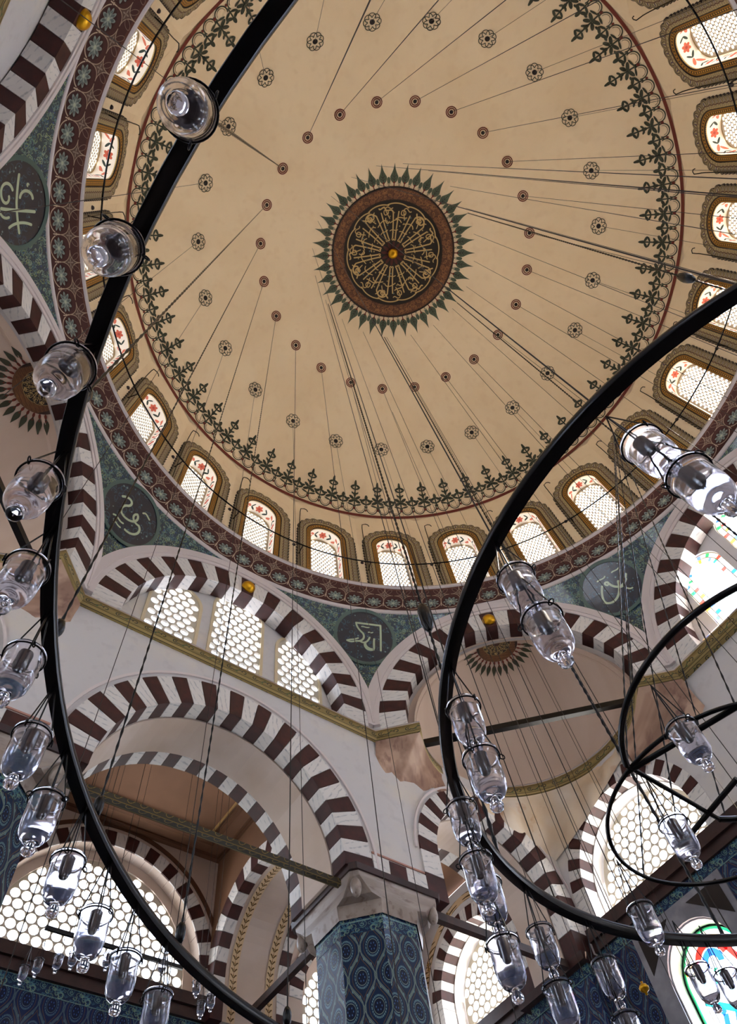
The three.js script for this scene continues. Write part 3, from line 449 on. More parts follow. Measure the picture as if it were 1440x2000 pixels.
// tympana: three grille windows to the north and south, stained glass to the qibla and entrance
function stained(parent, { hw, y0, yc, zc, x, k }) { // white glass in a border of coloured pieces set in plaster
  const cols = [0xe04030, 0x2a6ad0, 0xe8b030, 0x2f9a5a, 0xf0e8d0, 0x5a7ae0];
  const mats = stained.m ??= cols.map((c) => phy({ color: c, roughness: 0.1, transmission: 1, thickness: 0 }));
  const clear = M.pane, { at, tot } = archLine(hw, y0, yc), n = Math.round(tot / 0.13), b = 0.125 * hw / 0.55;
  for (let i = 0; i < n; i++) for (let row = 0; row < 2; row++) {
    const u0 = (i + 0.06) / n * tot, u1 = (i + 0.94) / n * tot, [p0, q0] = at(u0), [p1, q1] = at(u1), o = -(row ? b : 0.015), e = -(row ? 2 * b - 0.02 : b - 0.012);
    const s = new THREE.Shape(); s.moveTo(-(p0[0] + q0[0] * o), p0[1] + q0[1] * o); s.lineTo(-(p1[0] + q1[0] * o), p1[1] + q1[1] * o); s.lineTo(-(p1[0] + q1[0] * e), p1[1] + q1[1] * e); s.lineTo(-(p0[0] + q0[0] * e), p0[1] + q0[1] * e);
    const pane = part('pane', new THREE.ShapeGeometry(s).rotateY(PI / 2).translate(x, 0, zc), mats[(i * 7 + row * 4 + k) % 5 < 3 ? 4 : (i * 5 + row * 3 + k) % 6], parent);
  }
  part('centre_pane', new THREE.ShapeGeometry(archShape(hw - 2 * b, y0 + 0.1, yc)).rotateY(PI / 2).translate(x, 0, zc), clear, parent, { label: 'clear middle pane' });
  const fr = archShape(hw + 0.01, y0 - 0.01, yc); fr.holes.push(archHole(hw - 0.02, y0 + 0.015, yc)); part('lead_frame', ext(fr, 0.05, x - 0.02).translate(0, 0, zc), M.grille, parent);
  const f2 = archShape(hw - b + 0.012, y0, yc); f2.holes.push(archHole(hw - b - 0.012, y0 + 0.01, yc)); part('lead_line', ext(f2, 0.02, x - 0.01).translate(0, 0, zc), M.grille, parent);
}
const tymWin = [[-1.48, 0.57, 14.9, 'left'], [0.06, 0.62, 15.45, 'middle'], [1.68, 0.56, 14.95, 'right']];
let winNo = 24;
for (const az of [0, 90, 180, 270]) {
  const w = wallOf[az], s = rectShape(-HALF - 0.3, HALF + 0.3, 12.7, 17.1); if (az === 180) { part('tympanum', ext(s, 0.45, SIDE + 0.42), M.plaster, w); continue; }
  for (const [z, hw, yc] of tymWin) s.holes.push(archHole(hw, 13.2, yc, -z));
  part('tympanum', ext(s, 0.45, SIDE + 0.42), M.plaster, w);
  for (const [z, hw, yc, pos] of tymWin) {
    const win = struct('window_' + (++winNo), az === 90 ? pos + ' grille window of three under the striped arch' : az === 0 ? pos + ' stained glass window under the right striped arch' : pos + (az === 180 ? ' stained glass window above the entrance' : ' grille window of the south wall'), az);
    if (az === 90 || az === 270) {
      const fr = archShape(hw + 0.06, 13.18, yc, 0); fr.holes.push(archHole(hw - 0.01, 13.21, yc)); part('window_frame', ext(fr, 0.06, SIDE + 0.39).translate(0, 0, z), std({ color: 0xd8c8a8 }), win);
      if (az === 90) grilleWindow(win, { hw, y0: 13.22, yc, zc: z, x: SIDE + 0.425, pitch: 0.225, r: 0.094 });
      else grilleWindow(win, { hw, y0: 13.22, yc, zc: z, x: SIDE + 0.425, pitch: 0.225, r: 0.094, single: true });
    } else stained(win, { hw, y0: 13.22, yc, zc: z, x: SIDE + 0.5, k: az + Math.round(z) + 3 });
  }
}
// half domes in the four corners, their bands and squinches
const CX = 8.35, RB = 2.35, RH = 2.47, YH = 12.95;
for (const az of [45, 135, 225, 315]) {
  const seen = az < 180, e = struct('half_dome_' + sideName[az], { 45: 'cream half dome behind the right striped arch', 135: 'cream half dome at the left frame edge', 225: 'half dome behind the viewer', 315: 'half dome beyond the right edge' }[az], az);
  part('dome_shell', grid(48, 24, (u, v) => { const a = -PI / 2 + PI * u, t = PI / 2 * v; return new THREE.Vector3(CX + RH * Math.cos(a) * Math.cos(t), YH + RH * Math.sin(t), RH * Math.sin(a) * Math.cos(t)); }, (u, v, p) => [p.z, p.x + p.y]), M.semi, e);
  part('dome_cover', grid(24, 12, (u, v) => { const a = -PI / 2 + PI * u, t = PI / 2 * v, r = RH + 0.3; return new THREE.Vector3(CX + r * Math.cos(a) * Math.cos(t), YH - 0.2 + r * Math.sin(t), r * Math.sin(a) * Math.cos(t)); }), M.plaster, e);
  part('soffit_ring', ext(sectorShape(RH - 0.02, RO - 0.1, 0, PI, 40), 0.06, SIDE + 0.4).translate(0, YH, 0), M.semi, e);
  if (!seen) continue;
  // rosette at its top: a full round whose near half the arch covers
  const onS = (g, lift) => { const p = g.attributes.position; for (let i = 0; i < p.count; i++) { const x = p.getX(i), z = p.getY(i), r = RH - lift - p.getZ(i); const yy = r * r - x * x - z * z; p.setXYZ(i, CX + x, YH + Math.sqrt(Math.max(yy, 0.01)), z); } g.computeVertexNormals(); return g; };
  const ros = grp('rosette', e); ros.userData.label = 'dark round calligraphy rosette in the half dome';
  const cx0 = 0.0;
  const half = (r0, r1, lift, n = 40) => onS(new THREE.RingGeometry(r0, r1, n, 4, -PI / 2, PI), lift);
  const d = half(0.001, 0.36, 0.02); { const p = d.attributes.position, uv = d.attributes.uv; for (let i = 0; i < uv.count; i++) uv.setXY(i, 0.5 + (p.getX(i) - CX) / 0.75, 0.5 + p.getZ(i) / 0.75); }
  part('calligraphy_disc', d, M.medallion, ros); part('ring_band', half(0.35, 0.52, 0.03), M.ringBand, ros);
  const fs = new THREE.Shape(); fs.moveTo(0.56, 0); fs.lineTo(0.64, 0.02); fs.bezierCurveTo(0.72, 0.08, 0.76, 0.06, 0.92, 0); fs.bezierCurveTo(0.76, -0.06, 0.72, -0.08, 0.64, -0.02); fs.lineTo(0.56, 0);
  const n = 32; for (let k = 0; k <= n / 2; k++) { const a = -PI / 2 + k * 2 * PI / n; if (Math.abs(a) > PI / 2 - 0.02) continue; const g = new THREE.ShapeGeometry(fs, 6).rotateZ(a); part('flame_leaf', onS(g, 0.016), M.paintDark, ros); const g2 = merge([ell(0.57, 0, 0.05, 0.025), ell(0.66, 0, 0.02, 0.015)]).rotateZ(a); part('leaf_stem', onS(g2, 0.022), M.paintRed, ros); }
}
// gold-green band below the arches and half domes (one piece per side)
{
  const ribbon = (pts, y0, y1, back) => { // pts: inner plan line [x,z]; face + underside + top
    const L = [0]; for (let i = 1; i < pts.length; i++) L.push(L[i - 1] + Math.hypot(pts[i][0] - pts[i - 1][0], pts[i][1] - pts[i - 1][1]));
    const n = pts.length - 1, rows = [[back, y1, 3], [0, y1, 1], [0, y0, 0.06], [back, y0 - 0.02, -1.6]];
    return grid(n, 3, (u, v) => { const i = Math.round(u * n), a = pts[Math.max(0, i - 1)], b = pts[Math.min(n, i + 1)], dx = b[0] - a[0], dz = b[1] - a[1], l = Math.hypot(dx, dz) || 1, [o, y] = rows[Math.round(v * 3)]; return new THREE.Vector3(pts[i][0] + dz / l * o, y, pts[i][1] - dx / l * o); }, (u, v) => [L[Math.round(u * n)], rows[Math.round(v * 3)][2]]);
  };
  let t = 1;
  for (const az of [0, 45, 90, 135, 180]) {
    const s = struct('trim_' + (++t), { 0: 'gold band under the right stained glass windows', 45: 'curved gold band under the right half dome', 90: 'straight gold band under the three grille windows', 135: 'curved gold band under the left half dome', 180: 'gold band on the entrance side' }[az], az);
    const pts = [];
    if (az % 90 === 0) { for (let i = 0; i <= 10; i++) pts.push([SIDE - 0.09, -HALF + 2 * HALF * i / 10]); }
    else { for (let i = 0; i <= 3; i++) pts.push([SIDE - 0.09, -HALF + (HALF - RB) * i / 3]); for (let i = 0; i <= 36; i++) { const a = -PI / 2 + PI * i / 36; pts.push([CX - 0.05 + (RB - 0.05) * Math.cos(a), RB * Math.sin(a)]); } for (let i = 0; i <= 3; i++) pts.push([SIDE - 0.09, RB + (HALF - RB) * i / 3]); }
    part('gold_band', ribbon(pts, 12.7, 12.92, 0.5), M.band, s);
    const dn = pts.map(([x, z]) => [x + 0.02, z]); part('pale_fillet', ribbon(dn, 12.92, 12.98, 0.5), M.molding, s);
  }
}
// squinches: from the square corner below up to the half-circle of the band
for (const az of [45, 135, 225, 315]) {
  const q = struct('squinch_' + sideName[az], { 45: 'fluted corner squinch of stained stone under the right half dome', 135: 'fluted corner squinch under the left half dome', 225: 'squinch behind the viewer', 315: 'squinch beyond the right edge' }[az], az);
  const c45 = Math.SQRT1_2, toL = (u, v) => [(u + v) * c45, (u - v) * c45], toW = (x, z) => [(x + z) * c45, (x - z) * c45]; // local x outward, z right (towards the qibla for az 45)
  const top = [], bot = []; const N = 96;
  for (let i = 0; i <= N; i++) {
    const t = i / N; let x, z;
    if (t < 0.12) { z = -HALF + (HALF - RB) * t / 0.12; x = SIDE - 0.06; } else if (t > 0.88) { z = RB + (HALF - RB) * (t - 0.88) / 0.12; x = SIDE - 0.06; }
    else { const a = -PI / 2 + PI * (t - 0.12) / 0.76; x = CX - 0.03 + (RB - 0.03) * Math.cos(a); z = RB * Math.sin(a); }
    let [uu, vv] = toW(x, z); top.push([uu, vv]);
    const cu = 5.88, cv = 5.88, du = uu - cu, dv = vv - cv; let B;
    if (du < 0 && dv > 0) B = [uu, SIDE + 0.06]; else if (dv < 0 && du > 0) B = [SIDE + 0.06, vv]; else { const m = Math.max(Math.abs(du), Math.abs(dv)) || 1; B = [cu + du / m * 2.28, cv + dv / m * 2.28]; }
    bot.push(B);
  }
  const piece = (i0, i1, yb, flute) => grid(i1 - i0, 18, (u, v) => {
    const i = Math.round(i0 + u * (i1 - i0)), w = i / N, y = yb(w) + (12.66 - yb(w)) * v, k = Math.pow(v, 1.6), rip = flute * Math.abs(Math.sin(w * 48)) * Math.sin(PI * Math.min(1, v * 1.15)) ;
    const uu = bot[i][0] + (top[i][0] - bot[i][0]) * k, vv = bot[i][1] + (top[i][1] - bot[i][1]) * k, du = 5.88 - uu, dv = 5.88 - vv, l = Math.hypot(du, dv);
    const [x, z] = toL(uu + du / l * rip, vv + dv / l * rip); return new THREE.Vector3(x, y, z);
  }, (u, v, p) => [p.z + p.x * 0.3, p.y]);
  const yb = (w) => { const d = Math.abs(w - 0.5); return d > 0.24 ? 11.75 + 0.25 * Math.abs(((w * 16) % 1) - 0.5) : 11.55 + 3.4 * d; };
  part('corbel', piece(0, 26, yb, 0.035), M.brownMarble, q); part('corner_shell', piece(26, 70, yb, 0.17), M.shell, q); part('corbel', piece(70, 96, yb, 0.035), M.brownMarble, q);
}

// ---------- lower walls ----------
const YP = 9.38;
const mainA = { R0: 2.26, R1: 2.86, yc: YP }, cornA = { R0: 1.62, R1: 2.06, yc: 10.35, zc: 6.12 };
function arcadeShape(k) { // wall over the three arches; k = 'R0' or 'R1'
  const s = new THREE.Shape(), arcs = [[-cornA.zc, cornA[k], cornA.yc], [0, mainA[k], mainA.yc], [cornA.zc, cornA[k], cornA.yc]];
  s.moveTo(-8.3, YP);
  for (const [z, R, yc] of arcs) { const r = R - 0.015; s.lineTo(z - r, YP); for (let i = 0; i <= 30; i++) { const a = PI - PI * i / 30; s.lineTo(z + r * Math.cos(a), yc + r * Math.sin(a) + (i === 0 || i === 30 ? 1e-4 : 0)); } s.lineTo(z + r, YP); }
  s.lineTo(8.3, YP); s.lineTo(8.3, 12.9); s.lineTo(-8.3, 12.9); s.lineTo(-8.3, YP); return s;
}
for (const az of [90, 270]) {
  const seen = az === 90, w = struct('wall_' + sideName[az] + '_arcade', seen ? 'white arcade wall with striped arches opening to the aisle' : 'arcade wall on the side opposite', az);
  part('wall_face', ext(arcadeShape('R1'), 0.36, SIDE + 0.02), M.plaster, w);
  part('vault_soffit', ext(arcadeShape('R0'), 0.9, SIDE + 0.38), M.plasterWarm, w);
  part('aisle_face', ext(arcadeShape('R1'), 0.36, SIDE + 1.28), M.plasterWarm, w);
  for (const z of [-1, 1]) part('corner_wall', box(SIDE + 0.4, SIDE + 1.6, 12.8, 17.3, Math.min(z * 3.2, z * 8.8), Math.max(z * 3.2, z * 8.8)), M.plaster, w);
  if (!seen) { continue; }
  for (const [x0, tag] of [[SIDE - 0.01, 'front_arch'], [SIDE + 1.28, 'rear_arch']]) {
    const a = grp(tag, w); voussoirs(a, { R0: mainA.R0, R1: mainA.R1, yc: YP, x0, depth: 0.37, n: 29, redFirst: true });
    for (const zc of [cornA.zc, -cornA.zc]) {
      const b = grp('corner_arch', w); voussoirs(b, { R0: cornA.R0, R1: cornA.R1, yc: cornA.yc, zc, x0, depth: 0.37, n: 21, redFirst: true });
      for (const s of [-1, 1]) for (const [y0, y1, m] of [[YP, 9.86, M.reds[0]], [9.865, 10.35, M.whites[1]]]) part('arch_block', ext(s > 0 ? rectShape(cornA.R0, cornA.R1, y0 + 0.005, y1 - 0.003) : rectShape(-cornA.R1, -cornA.R0, y0 + 0.005, y1 - 0.003), 0.37, x0).translate(0, 0, zc), m, b);
    }
  }
  const mold = grp('arch_molding', w);
  part('arch_line', ext(sectorShape(2.95, 3.0, 0.05, PI - 0.05, 60), 0.04, SIDE - 0.015).translate(0, YP, 0), M.molding, mold);
  for (const zc of [cornA.zc, -cornA.zc]) part('arch_line', ext(sectorShape(2.13, 2.17, 0, PI, 40), 0.04, SIDE - 0.015).translate(0, cornA.yc, zc), M.molding, mold);
  const row = grp('base_course', w);
  for (const s of [-1, 1]) { [[2.87, 3.22, 0], [3.225, 3.6, 1], [3.605, 4.05, 0]].forEach(([a, b, r], i) => part('base_block', box(SIDE - 0.01, SIDE + 0.05, YP + 0.02, 9.78, Math.min(s * a, s * b), Math.max(s * a, s * b)), r ? M.reds[1] : M.whites[i % 3], row)); part('base_line', box(SIDE - 0.005, SIDE + 0.03, 9.82, 9.85, Math.min(s * 2.87, s * 4.05), Math.max(s * 2.87, s * 4.05)), std({ color: 0xb98a7c }), row); }
}
// tiled octagonal piers with marble capitals
function pier(u, v, label, cat = 'pier') {
  const p = thing('tiled_pier', label, cat, W(u, v, 0));
  const oct = (R, rot = PI / 8) => Array.from({ length: 8 }, (_, i) => [R * Math.cos(rot + i * PI / 4), R * Math.sin(rot + i * PI / 4)]);
  const sq = (h, c) => [[h, h - c], [h - c, h], [-(h - c), h], [-h, h - c], [-h, -(h - c)], [-(h - c), -h], [h - c, -h], [h, -(h - c)]]; // same order as the octagon from 22.5 degrees
  const o = oct(0.9);
  for (let i = 0; i < 8; i++) { // each face a slab of tiles of its own, with a border on top
    const a = o[i], b = o[(i + 1) % 8], L = Math.hypot(b[0] - a[0], b[1] - a[1]);
    const face = (y0, y1, off) => grid(1, 1, (x, y) => new THREE.Vector3((a[0] + (b[0] - a[0]) * x) * off, y0 + (y1 - y0) * y, (a[1] + (b[1] - a[1]) * x) * off), (x, y) => [x * L, (y0 + (y1 - y0) * y)]);
    part('tile_face', face(0.2, 8.5, 1), M.tile, p); part('tile_border', face(8.5, 8.76, 1.004), M.tileBorder, p);
  }
  const levels = [[8.74, oct(0.93)], [8.84, oct(0.95)], [8.96, oct(0.97)], [9.0, sq(0.9, 0.34)], [9.12, sq(0.9, 0.22)], [9.22, sq(0.92, 0.12)], [9.36, sq(0.93, 0.1)]];
  const loft = (lv) => grid(8, lv.length - 1, (x, y) => { const [h, r] = lv[Math.round(y * (lv.length - 1))], q = r[Math.round(x * 8) % 8]; return new THREE.Vector3(q[0], h, q[1]); }, (x, y, q) => [x * 5.6, q.y]).toNonIndexed();
  const cg = loft(levels); cg.computeVertexNormals(); part('capital', cg, M.capital, p);
  const mg = loft([[9.3, sq(0.9, 0.1)], [9.3, sq(0.96, 0.1)], [9.4, sq(0.98, 0.1)], [9.4, sq(0.3, 0.02)]]); mg.computeVertexNormals(); part('abacus_molding', mg, M.cornice, p);
  for (const [sx, sz] of [[1, 1], [1, -1], [-1, 1], [-1, -1]]) part('corner_leaf', new THREE.SphereGeometry(0.12, 10, 8).scale(0.8, 1.5, 0.8).translate(sx * 0.8, 9.08, sz * 0.8), M.capital, p);
  part('plinth', new THREE.CylinderGeometry(1.0, 1.05, 0.2, 8, 1).rotateY(PI / 8).translate(0, 0.1, 0), M.capital, p);
  return p;
}
pier(3.28, 8.95, 'blue tiled octagonal pier with grey capital at the bottom centre');
pier(-3.42, 8.95, 'blue tiled octagonal pier at the lower left edge');
pier(3.28, -8.95, 'tiled pier on the opposite side, towards the qibla');
pier(-3.42, -8.95, 'tiled pier on the opposite side, towards the entrance');

// qibla wall and entrance wall, aisle walls
const Q0 = 8.2;
function endWall(az, seen) {
  const w = struct('wall_' + (az ? 'entrance' : 'qibla'), az ? 'entrance wall behind the viewer' : 'qibla wall with striped window arches, dark cornice and blue tiles', az);
  const s = rectShape(-13.7, 13.7, 0, 12.9), bays = [[-6.2, 1.5, 10.5], [6.2, 1.5, 10.5], [-11.25, 1.25, 10.75], [11.25, 1.25, 10.75]];
  for (const [z, R, yc] of bays) s.holes.push(archHole(R + 0.33, 9.86, yc, z)); 
  const low = [-6.05, 6.05, 0, -11.2, 11.2]; for (const z of low) s.holes.push(archHole(0.72, 5.6, 8.15, z, 16));
  part('wall_face', ext(s, 0.38, Q0), M.plaster, w);
  const s2 = rectShape(-13.7, 13.7, 0, 12.9); for (const [z, R, yc] of bays) s2.holes.push(archHole(R, 9.86, yc, z)); for (const z of low) s2.holes.push(archHole(0.72, 5.6, 8.15, z, 16));
  part('wall_core', ext(s2, 0.42, Q0 + 0.38), M.plaster, w);
  part('wall_upper_left', box(Q0 + 0.28, Q0 + 0.7, 12.8, 17.3, -9.8, -3.2), M.plaster, w); part('wall_upper_right', box(Q0 + 0.28, Q0 + 0.7, 12.8, 17.3, 3.2, 9.8), M.plaster, w);
  bays.forEach(([z, R, yc], i) => { // z < 0 is the north half on the qibla side
    const vis = seen && z < 0;
    if (vis) { const a = grp('striped_arch', w); voussoirs(a, { R0: R + 0.02, R1: R + 0.35, yc, zc: z, x0: Q0 - 0.012, depth: 0.39, n: i === 0 ? 25 : 21 });
      for (const q of [-1, 1]) part('arch_foot', ext(q > 0 ? rectShape(R + 0.02, R + 0.35, 9.87, yc - 0.004) : rectShape(-R - 0.35, -R - 0.02, 9.87, yc - 0.004), 0.39, Q0 - 0.012).translate(0, 0, z), M.whites[i % 3], a);
      if (i === 2) { part('arch_border', ext(sectorShape(R + 0.5, R + 0.66, 0, PI, 40), 0.05, Q0 - 0.02).translate(0, yc, z), M.leafBand, w); } }
    const win = struct('window_' + (++winNo), az ? 'entrance wall window ' + ['in the north bay', 'in the south bay', 'in the north aisle', 'in the south aisle'][i] : ['large grille window in the right bay, lit striped jamb', 'grille window in the far right bay', 'tall grille window behind the small striped arch', 'grille window of the south aisle'][i], az);
    grilleWindow(win, { hw: R - 0.02, y0: 9.88, yc, zc: z, x: Q0 + 0.68, pitch: 0.22, r: 0.095, single: !vis });
  });
  low.forEach((z, i) => { const win = struct('window_' + (++winNo), (az ? 'entrance' : 'qibla') + ' wall lower window, ' + ['below the north bay', 'below the south bay', 'on the axis', 'in the north aisle', 'in the south aisle'][i], az);
    if (seen && z === -6.05) { win.userData.label = 'stained glass window in grey marble at the lower right edge'; lowStained(win, z); } else grilleWindow(win, { hw: 0.72, y0: 5.6, yc: 8.15, zc: z, x: Q0 + 0.5, pitch: 0.22, r: 0.09, single: true }); });
  if (!seen) return;
  // dark cornice, tile border and tiles
  for (const [a, b] of [[-8.0, -3.42], [-13.1, -9.7]]) { part('dark_cornice', box(Q0 - 0.16, Q0, 9.62, 9.86, a, b), M.cornice, w); part('cornice_lip', box(Q0 - 0.09, Q0, 9.44, 9.62, a, b), M.cornice, w); part('tile_border', box(Q0 - 0.03, Q0, 9.24, 9.44, a, b), M.tileBorder, w); }
  part('tile_panel', box(Q0 - 0.02, Q0, 0.3, 9.24, -13.1, -9.68), M.tileWall, w); part('tile_panel', box(Q0 - 0.02, Q0, 0.3, 9.24, -8.0, -7.15), M.tileWall, w); part('tile_panel', box(Q0 - 0.02, Q0, 0.3, 9.24, -4.95, -3.42), M.tileWall, w);
  const ms = rectShape(4.95, 7.15, 4.8, 9.24); ms.holes.push(archHole(0.74, 5.6, 8.15, 6.05, 16)); part('marble_surround', ext(ms, 0.05, Q0 - 0.06), M.greyMarble, w);
  for (const q of [-1, 1]) { const t = new THREE.Shape(); t.moveTo(6.05 + q * 0.25, 9.12); t.lineTo(6.05 + q * 0.98, 9.12); t.lineTo(6.05 + q * 0.98, 8.5); t.lineTo(6.05 + q * 0.25, 9.12); part('dark_spandrel', ext(t, 0.02, Q0 - 0.075), M.dark, w); }
  // pilaster where the corner arch lands
  part('pilaster_tiles', box(7.8, Q0, 0, 9.1, -9.66, -8.06), M.tileWall, w); part('tile_border', box(7.78, Q0, 9.0, 9.2, -9.68, -8.04), M.tileBorder, w); part('dark_cornice', box(7.62, Q0, 9.2, 9.36, -9.82, -7.96), M.cornice, w);
}
function lowStained(win, zc) {
  const x = Q0 + 0.3, G = (hex) => phy({ color: hex, roughness: 0.1, transmission: 1, thickness: 0 });
  const red = G(0xd02a20), blue = G(0x2050c8), green = G(0x18a060), org = G(0xf08a20), cream = G(0xfaf0c8), teal = G(0x20a0a0), hw = 0.71, y0 = 5.62, yc = 8.15;
  const P = (name, shape, m, dx = 0) => part(name, new THREE.ShapeGeometry(shape, 16).rotateY(PI / 2).translate(x + dx, 0, zc), m, win);
  const b = archShape(hw, y0, yc); b.holes.push(archHole(hw - 0.07, y0 + 0.05, yc)); P('green_border_pane', b, green);
  P('clear_pane', archShape(hw - 0.2, y0 + 0.1, yc), M.pane, 0.01);
  { const c = archShape(hw - 0.08, y0 + 0.06, yc); c.holes.push(archHole(hw - 0.19, y0 + 0.1, yc)); P('cream_border_pane', c, cream); }
  P('red_pane', (() => { const s = sectorShape(0.24, 0.36, 0.1, PI - 0.1, 16); return s; })(), red).position.y = 8.3; P('blue_pane', sectorShape(0.1, 0.22, -0.3, PI + 0.3, 16), blue).position.y = 8.3;
  const band = (z0, ya, z1, yb, w) => { const s = new THREE.Shape(), d = Math.hypot(z1 - z0, yb - ya), nx = -(yb - ya) / d * w, ny = (z1 - z0) / d * w; s.moveTo(z0 + nx, ya + ny); s.lineTo(z1 + nx, yb + ny); s.lineTo(z1 - nx, yb - ny); s.lineTo(z0 - nx, ya - ny); return s; };
  [[-0.5, 7.2, 0.5, 7.9, teal], [-0.55, 6.6, 0.5, 7.0, blue], [0.5, 8.2, 0.25, 7.6, blue], [0.25, 7.6, 0.45, 7.1, blue], [-0.5, 8.2, -0.25, 7.7, blue], [0.1, 7.2, 0.1, 5.9, blue], [0.25, 7.1, 0.25, 5.9, blue], [0.4, 7.3, 0.55, 7.25, org], [0.05, 7.3, 0.3, 7.35, org], [-0.2, 6.6, 0.05, 6.65, org], [0.35, 8.45, 0.6, 8.4, org], [-0.3, 6.2, -0.3, 5.8, red], [-0.55, 7.9, -0.3, 8.5, red], [-0.5, 7.5, -0.1, 7.75, blue], [0.0, 8.2, 0.3, 7.9, green], [-0.5, 6.9, -0.2, 7.1, org], [-0.1, 7.8, 0.1, 7.4, blue], [-0.55, 7.1, -0.35, 6.4, blue]].forEach(([a, b2, c, d, m]) => P('coloured_pane', band(a, b2, c, d, 0.05), m, -0.004));
  const fr = archShape(hw + 0.02, y0 - 0.02, yc); fr.holes.push(archHole(hw - 0.02, y0, yc)); part('lead_frame', ext(fr, 0.04, x).translate(0, 0, zc), M.dark, win);
}
endWall(0, true); endWall(180, false);
const VN = 13.1;
for (const az of [90, 270]) {
  const seen = az === 90, w = struct('wall_' + sideName[az] + '_aisle', seen ? 'outer aisle wall with the big striped window at lower left' : 'outer wall of the opposite aisle', az);
  const s = rectShape(-8.8, 8.8, 0, 13.3), bays = [[0.06, 2.2, 10.2], [-6.2, 1.5, 10.4], [6.2, 1.5, 10.4]];
  for (const [z, R, yc] of bays) s.holes.push(archHole(R, 9.86, yc, -z)); const low = [-6, -2, 2, 6]; for (const z of low) s.holes.push(archHole(0.72, 4.2, 6.8, z, 16));
  part('wall_face', ext(s, 0.6, VN + 0.02), M.plasterWarm, w);
  bays.forEach(([z, R, yc], i) => {
    if (seen) { const a = grp('striped_arch', w); voussoirs(a, { R0: R - 0.0, R1: R + 0.33, yc, zc: z, x0: VN - 0.01, depth: 0.27, n: i ? 25 : 29 });
      if (!i) part('arch_border', ext(sectorShape(R + 0.42, R + 0.5, 0.02, PI - 0.02, 60), 0.04, VN - 0.03).translate(0, yc, z), M.paintLine, w); }
    const win = struct('window_' + (++winNo), (seen ? ['big round headed grille window at the lower left', 'grille window of the north aisle towards the entrance', 'grille window seen between pier and leafy arch'] : ['south aisle big window', 'south aisle window towards the entrance', 'south aisle window towards the qibla'])[i], az);
    const fr = archShape(R, 9.86, yc); fr.holes.push(archHole(R - 0.2, 9.93, yc)); part('window_frame', ext(fr, 0.12, VN + 0.3).translate(0, 0, z), M.plasterWarm, win);
    grilleWindow(win, { hw: R - 0.2, y0: 9.94, yc, zc: z, x: VN + 0.34, pitch: 0.222, r: 0.098, single: !seen || i === 1 });
  });
  low.forEach((z, i) => { const win = struct('window_' + (++winNo), (seen ? 'north' : 'south') + ' aisle lower window, ' + ordinal[i] + ' from the entrance', az); grilleWindow(win, { hw: 0.71, y0: 4.2, yc: 6.8, zc: z, x: VN + 0.3, pitch: 0.22, r: 0.09, single: true }); });
  if (seen) { part('dark_cornice', box(VN - 0.16, VN + 0.02, 9.62, 9.84, -8, 8), M.cornice, w); part('cornice_lip', box(VN - 0.1, VN + 0.02, 9.42, 9.62, -8, 8), M.cornice, w); part('tile_border', box(VN - 0.03, VN + 0.02, 9.2, 9.42, -8, 8), M.tileBorder, w);
    const ts = rectShape(-8, 8, 0.3, 9.2); for (const z of low) ts.holes.push(archHole(0.72, 4.2, 6.8, z, 16)); part('tile_panel', ext(ts, 0.03, VN - 0.02), M.tileWall, w); }
  // aisle ceiling: flat brown panels in moulded frames, roof above
  const c = struct('ceiling_' + sideName[az] + '_aisle', seen ? 'brown coffered aisle ceiling beyond the lower striped arch' : 'ceiling of the opposite aisle', az);
  part('roof_slab', box(SIDE + 1.3, VN + 0.7, 13.3, 13.6, -8.9, 8.9), M.plaster, c);
  part('ceiling_panel', box(SIDE + 1.6, VN + 0.02, 13.0, 13.3, -8.3, 8.3), M.aisle, c);
  if (seen) {
    const frame = (x0, x1, z0, z1, t, y, h, m, n) => { part(n, box(x0, x1, y, y + h, z0, z0 + t), m, c); part(n, box(x0, x1, y, y + h, z1 - t, z1), m, c); part(n, box(x0, x0 + t, y, y + h, z0 + t, z1 - t), m, c); part(n, box(x1 - t, x1, y, y + h, z0 + t, z1 - t), m, c); };
    frame(9.7, VN + 0.02, -2.5, 2.5, 0.55, 12.86, 0.14, M.aisle, 'coffer_border'); frame(10.2, 12.6, -2.0, 2.0, 0.1, 12.8, 0.08, M.paintLine, 'coffer_molding'); frame(10.33, 12.47, -1.87, 1.87, 0.035, 12.95, 0.06, M.paintOchre, 'coffer_bead'); frame(9.9, 12.95, -2.34, 2.34, 0.05, 12.82, 0.05, M.paintLine, 'coffer_line');
  }
  // transverse arches across the aisle
  for (const zc of [3.28, -3.42]) {
    const ta = struct('arch_' + sideName[az] + (zc > 0 ? '_east' : '_west'), seen ? (zc > 0 ? 'striped transverse arch with leafy garlands beside the bottom pier' : 'striped transverse arch at the lower left') : 'transverse arch of the opposite aisle, ' + (zc > 0 ? 'qibla end' : 'entrance end'), az);
    const v0 = 9.7, v1 = VN, vc = (v0 + v1) / 2, R = 1.42, yc = 10.2, body = new THREE.Shape();
    body.moveTo(v0 - 0.2, 9.4); body.lineTo(vc - R, 9.4); for (let i = 0; i <= 30; i++) { const a = PI - PI * i / 30; body.lineTo(vc + R * Math.cos(a), yc + R * Math.sin(a)); } body.lineTo(vc + R, 9.4); body.lineTo(v1 + 0.1, 9.4); body.lineTo(v1 + 0.1, 13.05); body.lineTo(v0 - 0.2, 13.05); body.lineTo(v0 - 0.2, 9.4);
    const bg = new THREE.ExtrudeGeometry(body, { depth: 1.2, bevelEnabled: false }).translate(0, 0, zc - 0.6); part('arch_body', bg, M.plasterWarm, ta);
    if (!seen) continue;
    const da = PI / 17, g = new THREE.ExtrudeGeometry(sectorShape(R - 0.012, R + 0.36, -da / 2 + 0.004, da / 2 - 0.004), { depth: 0.26, bevelEnabled: false });
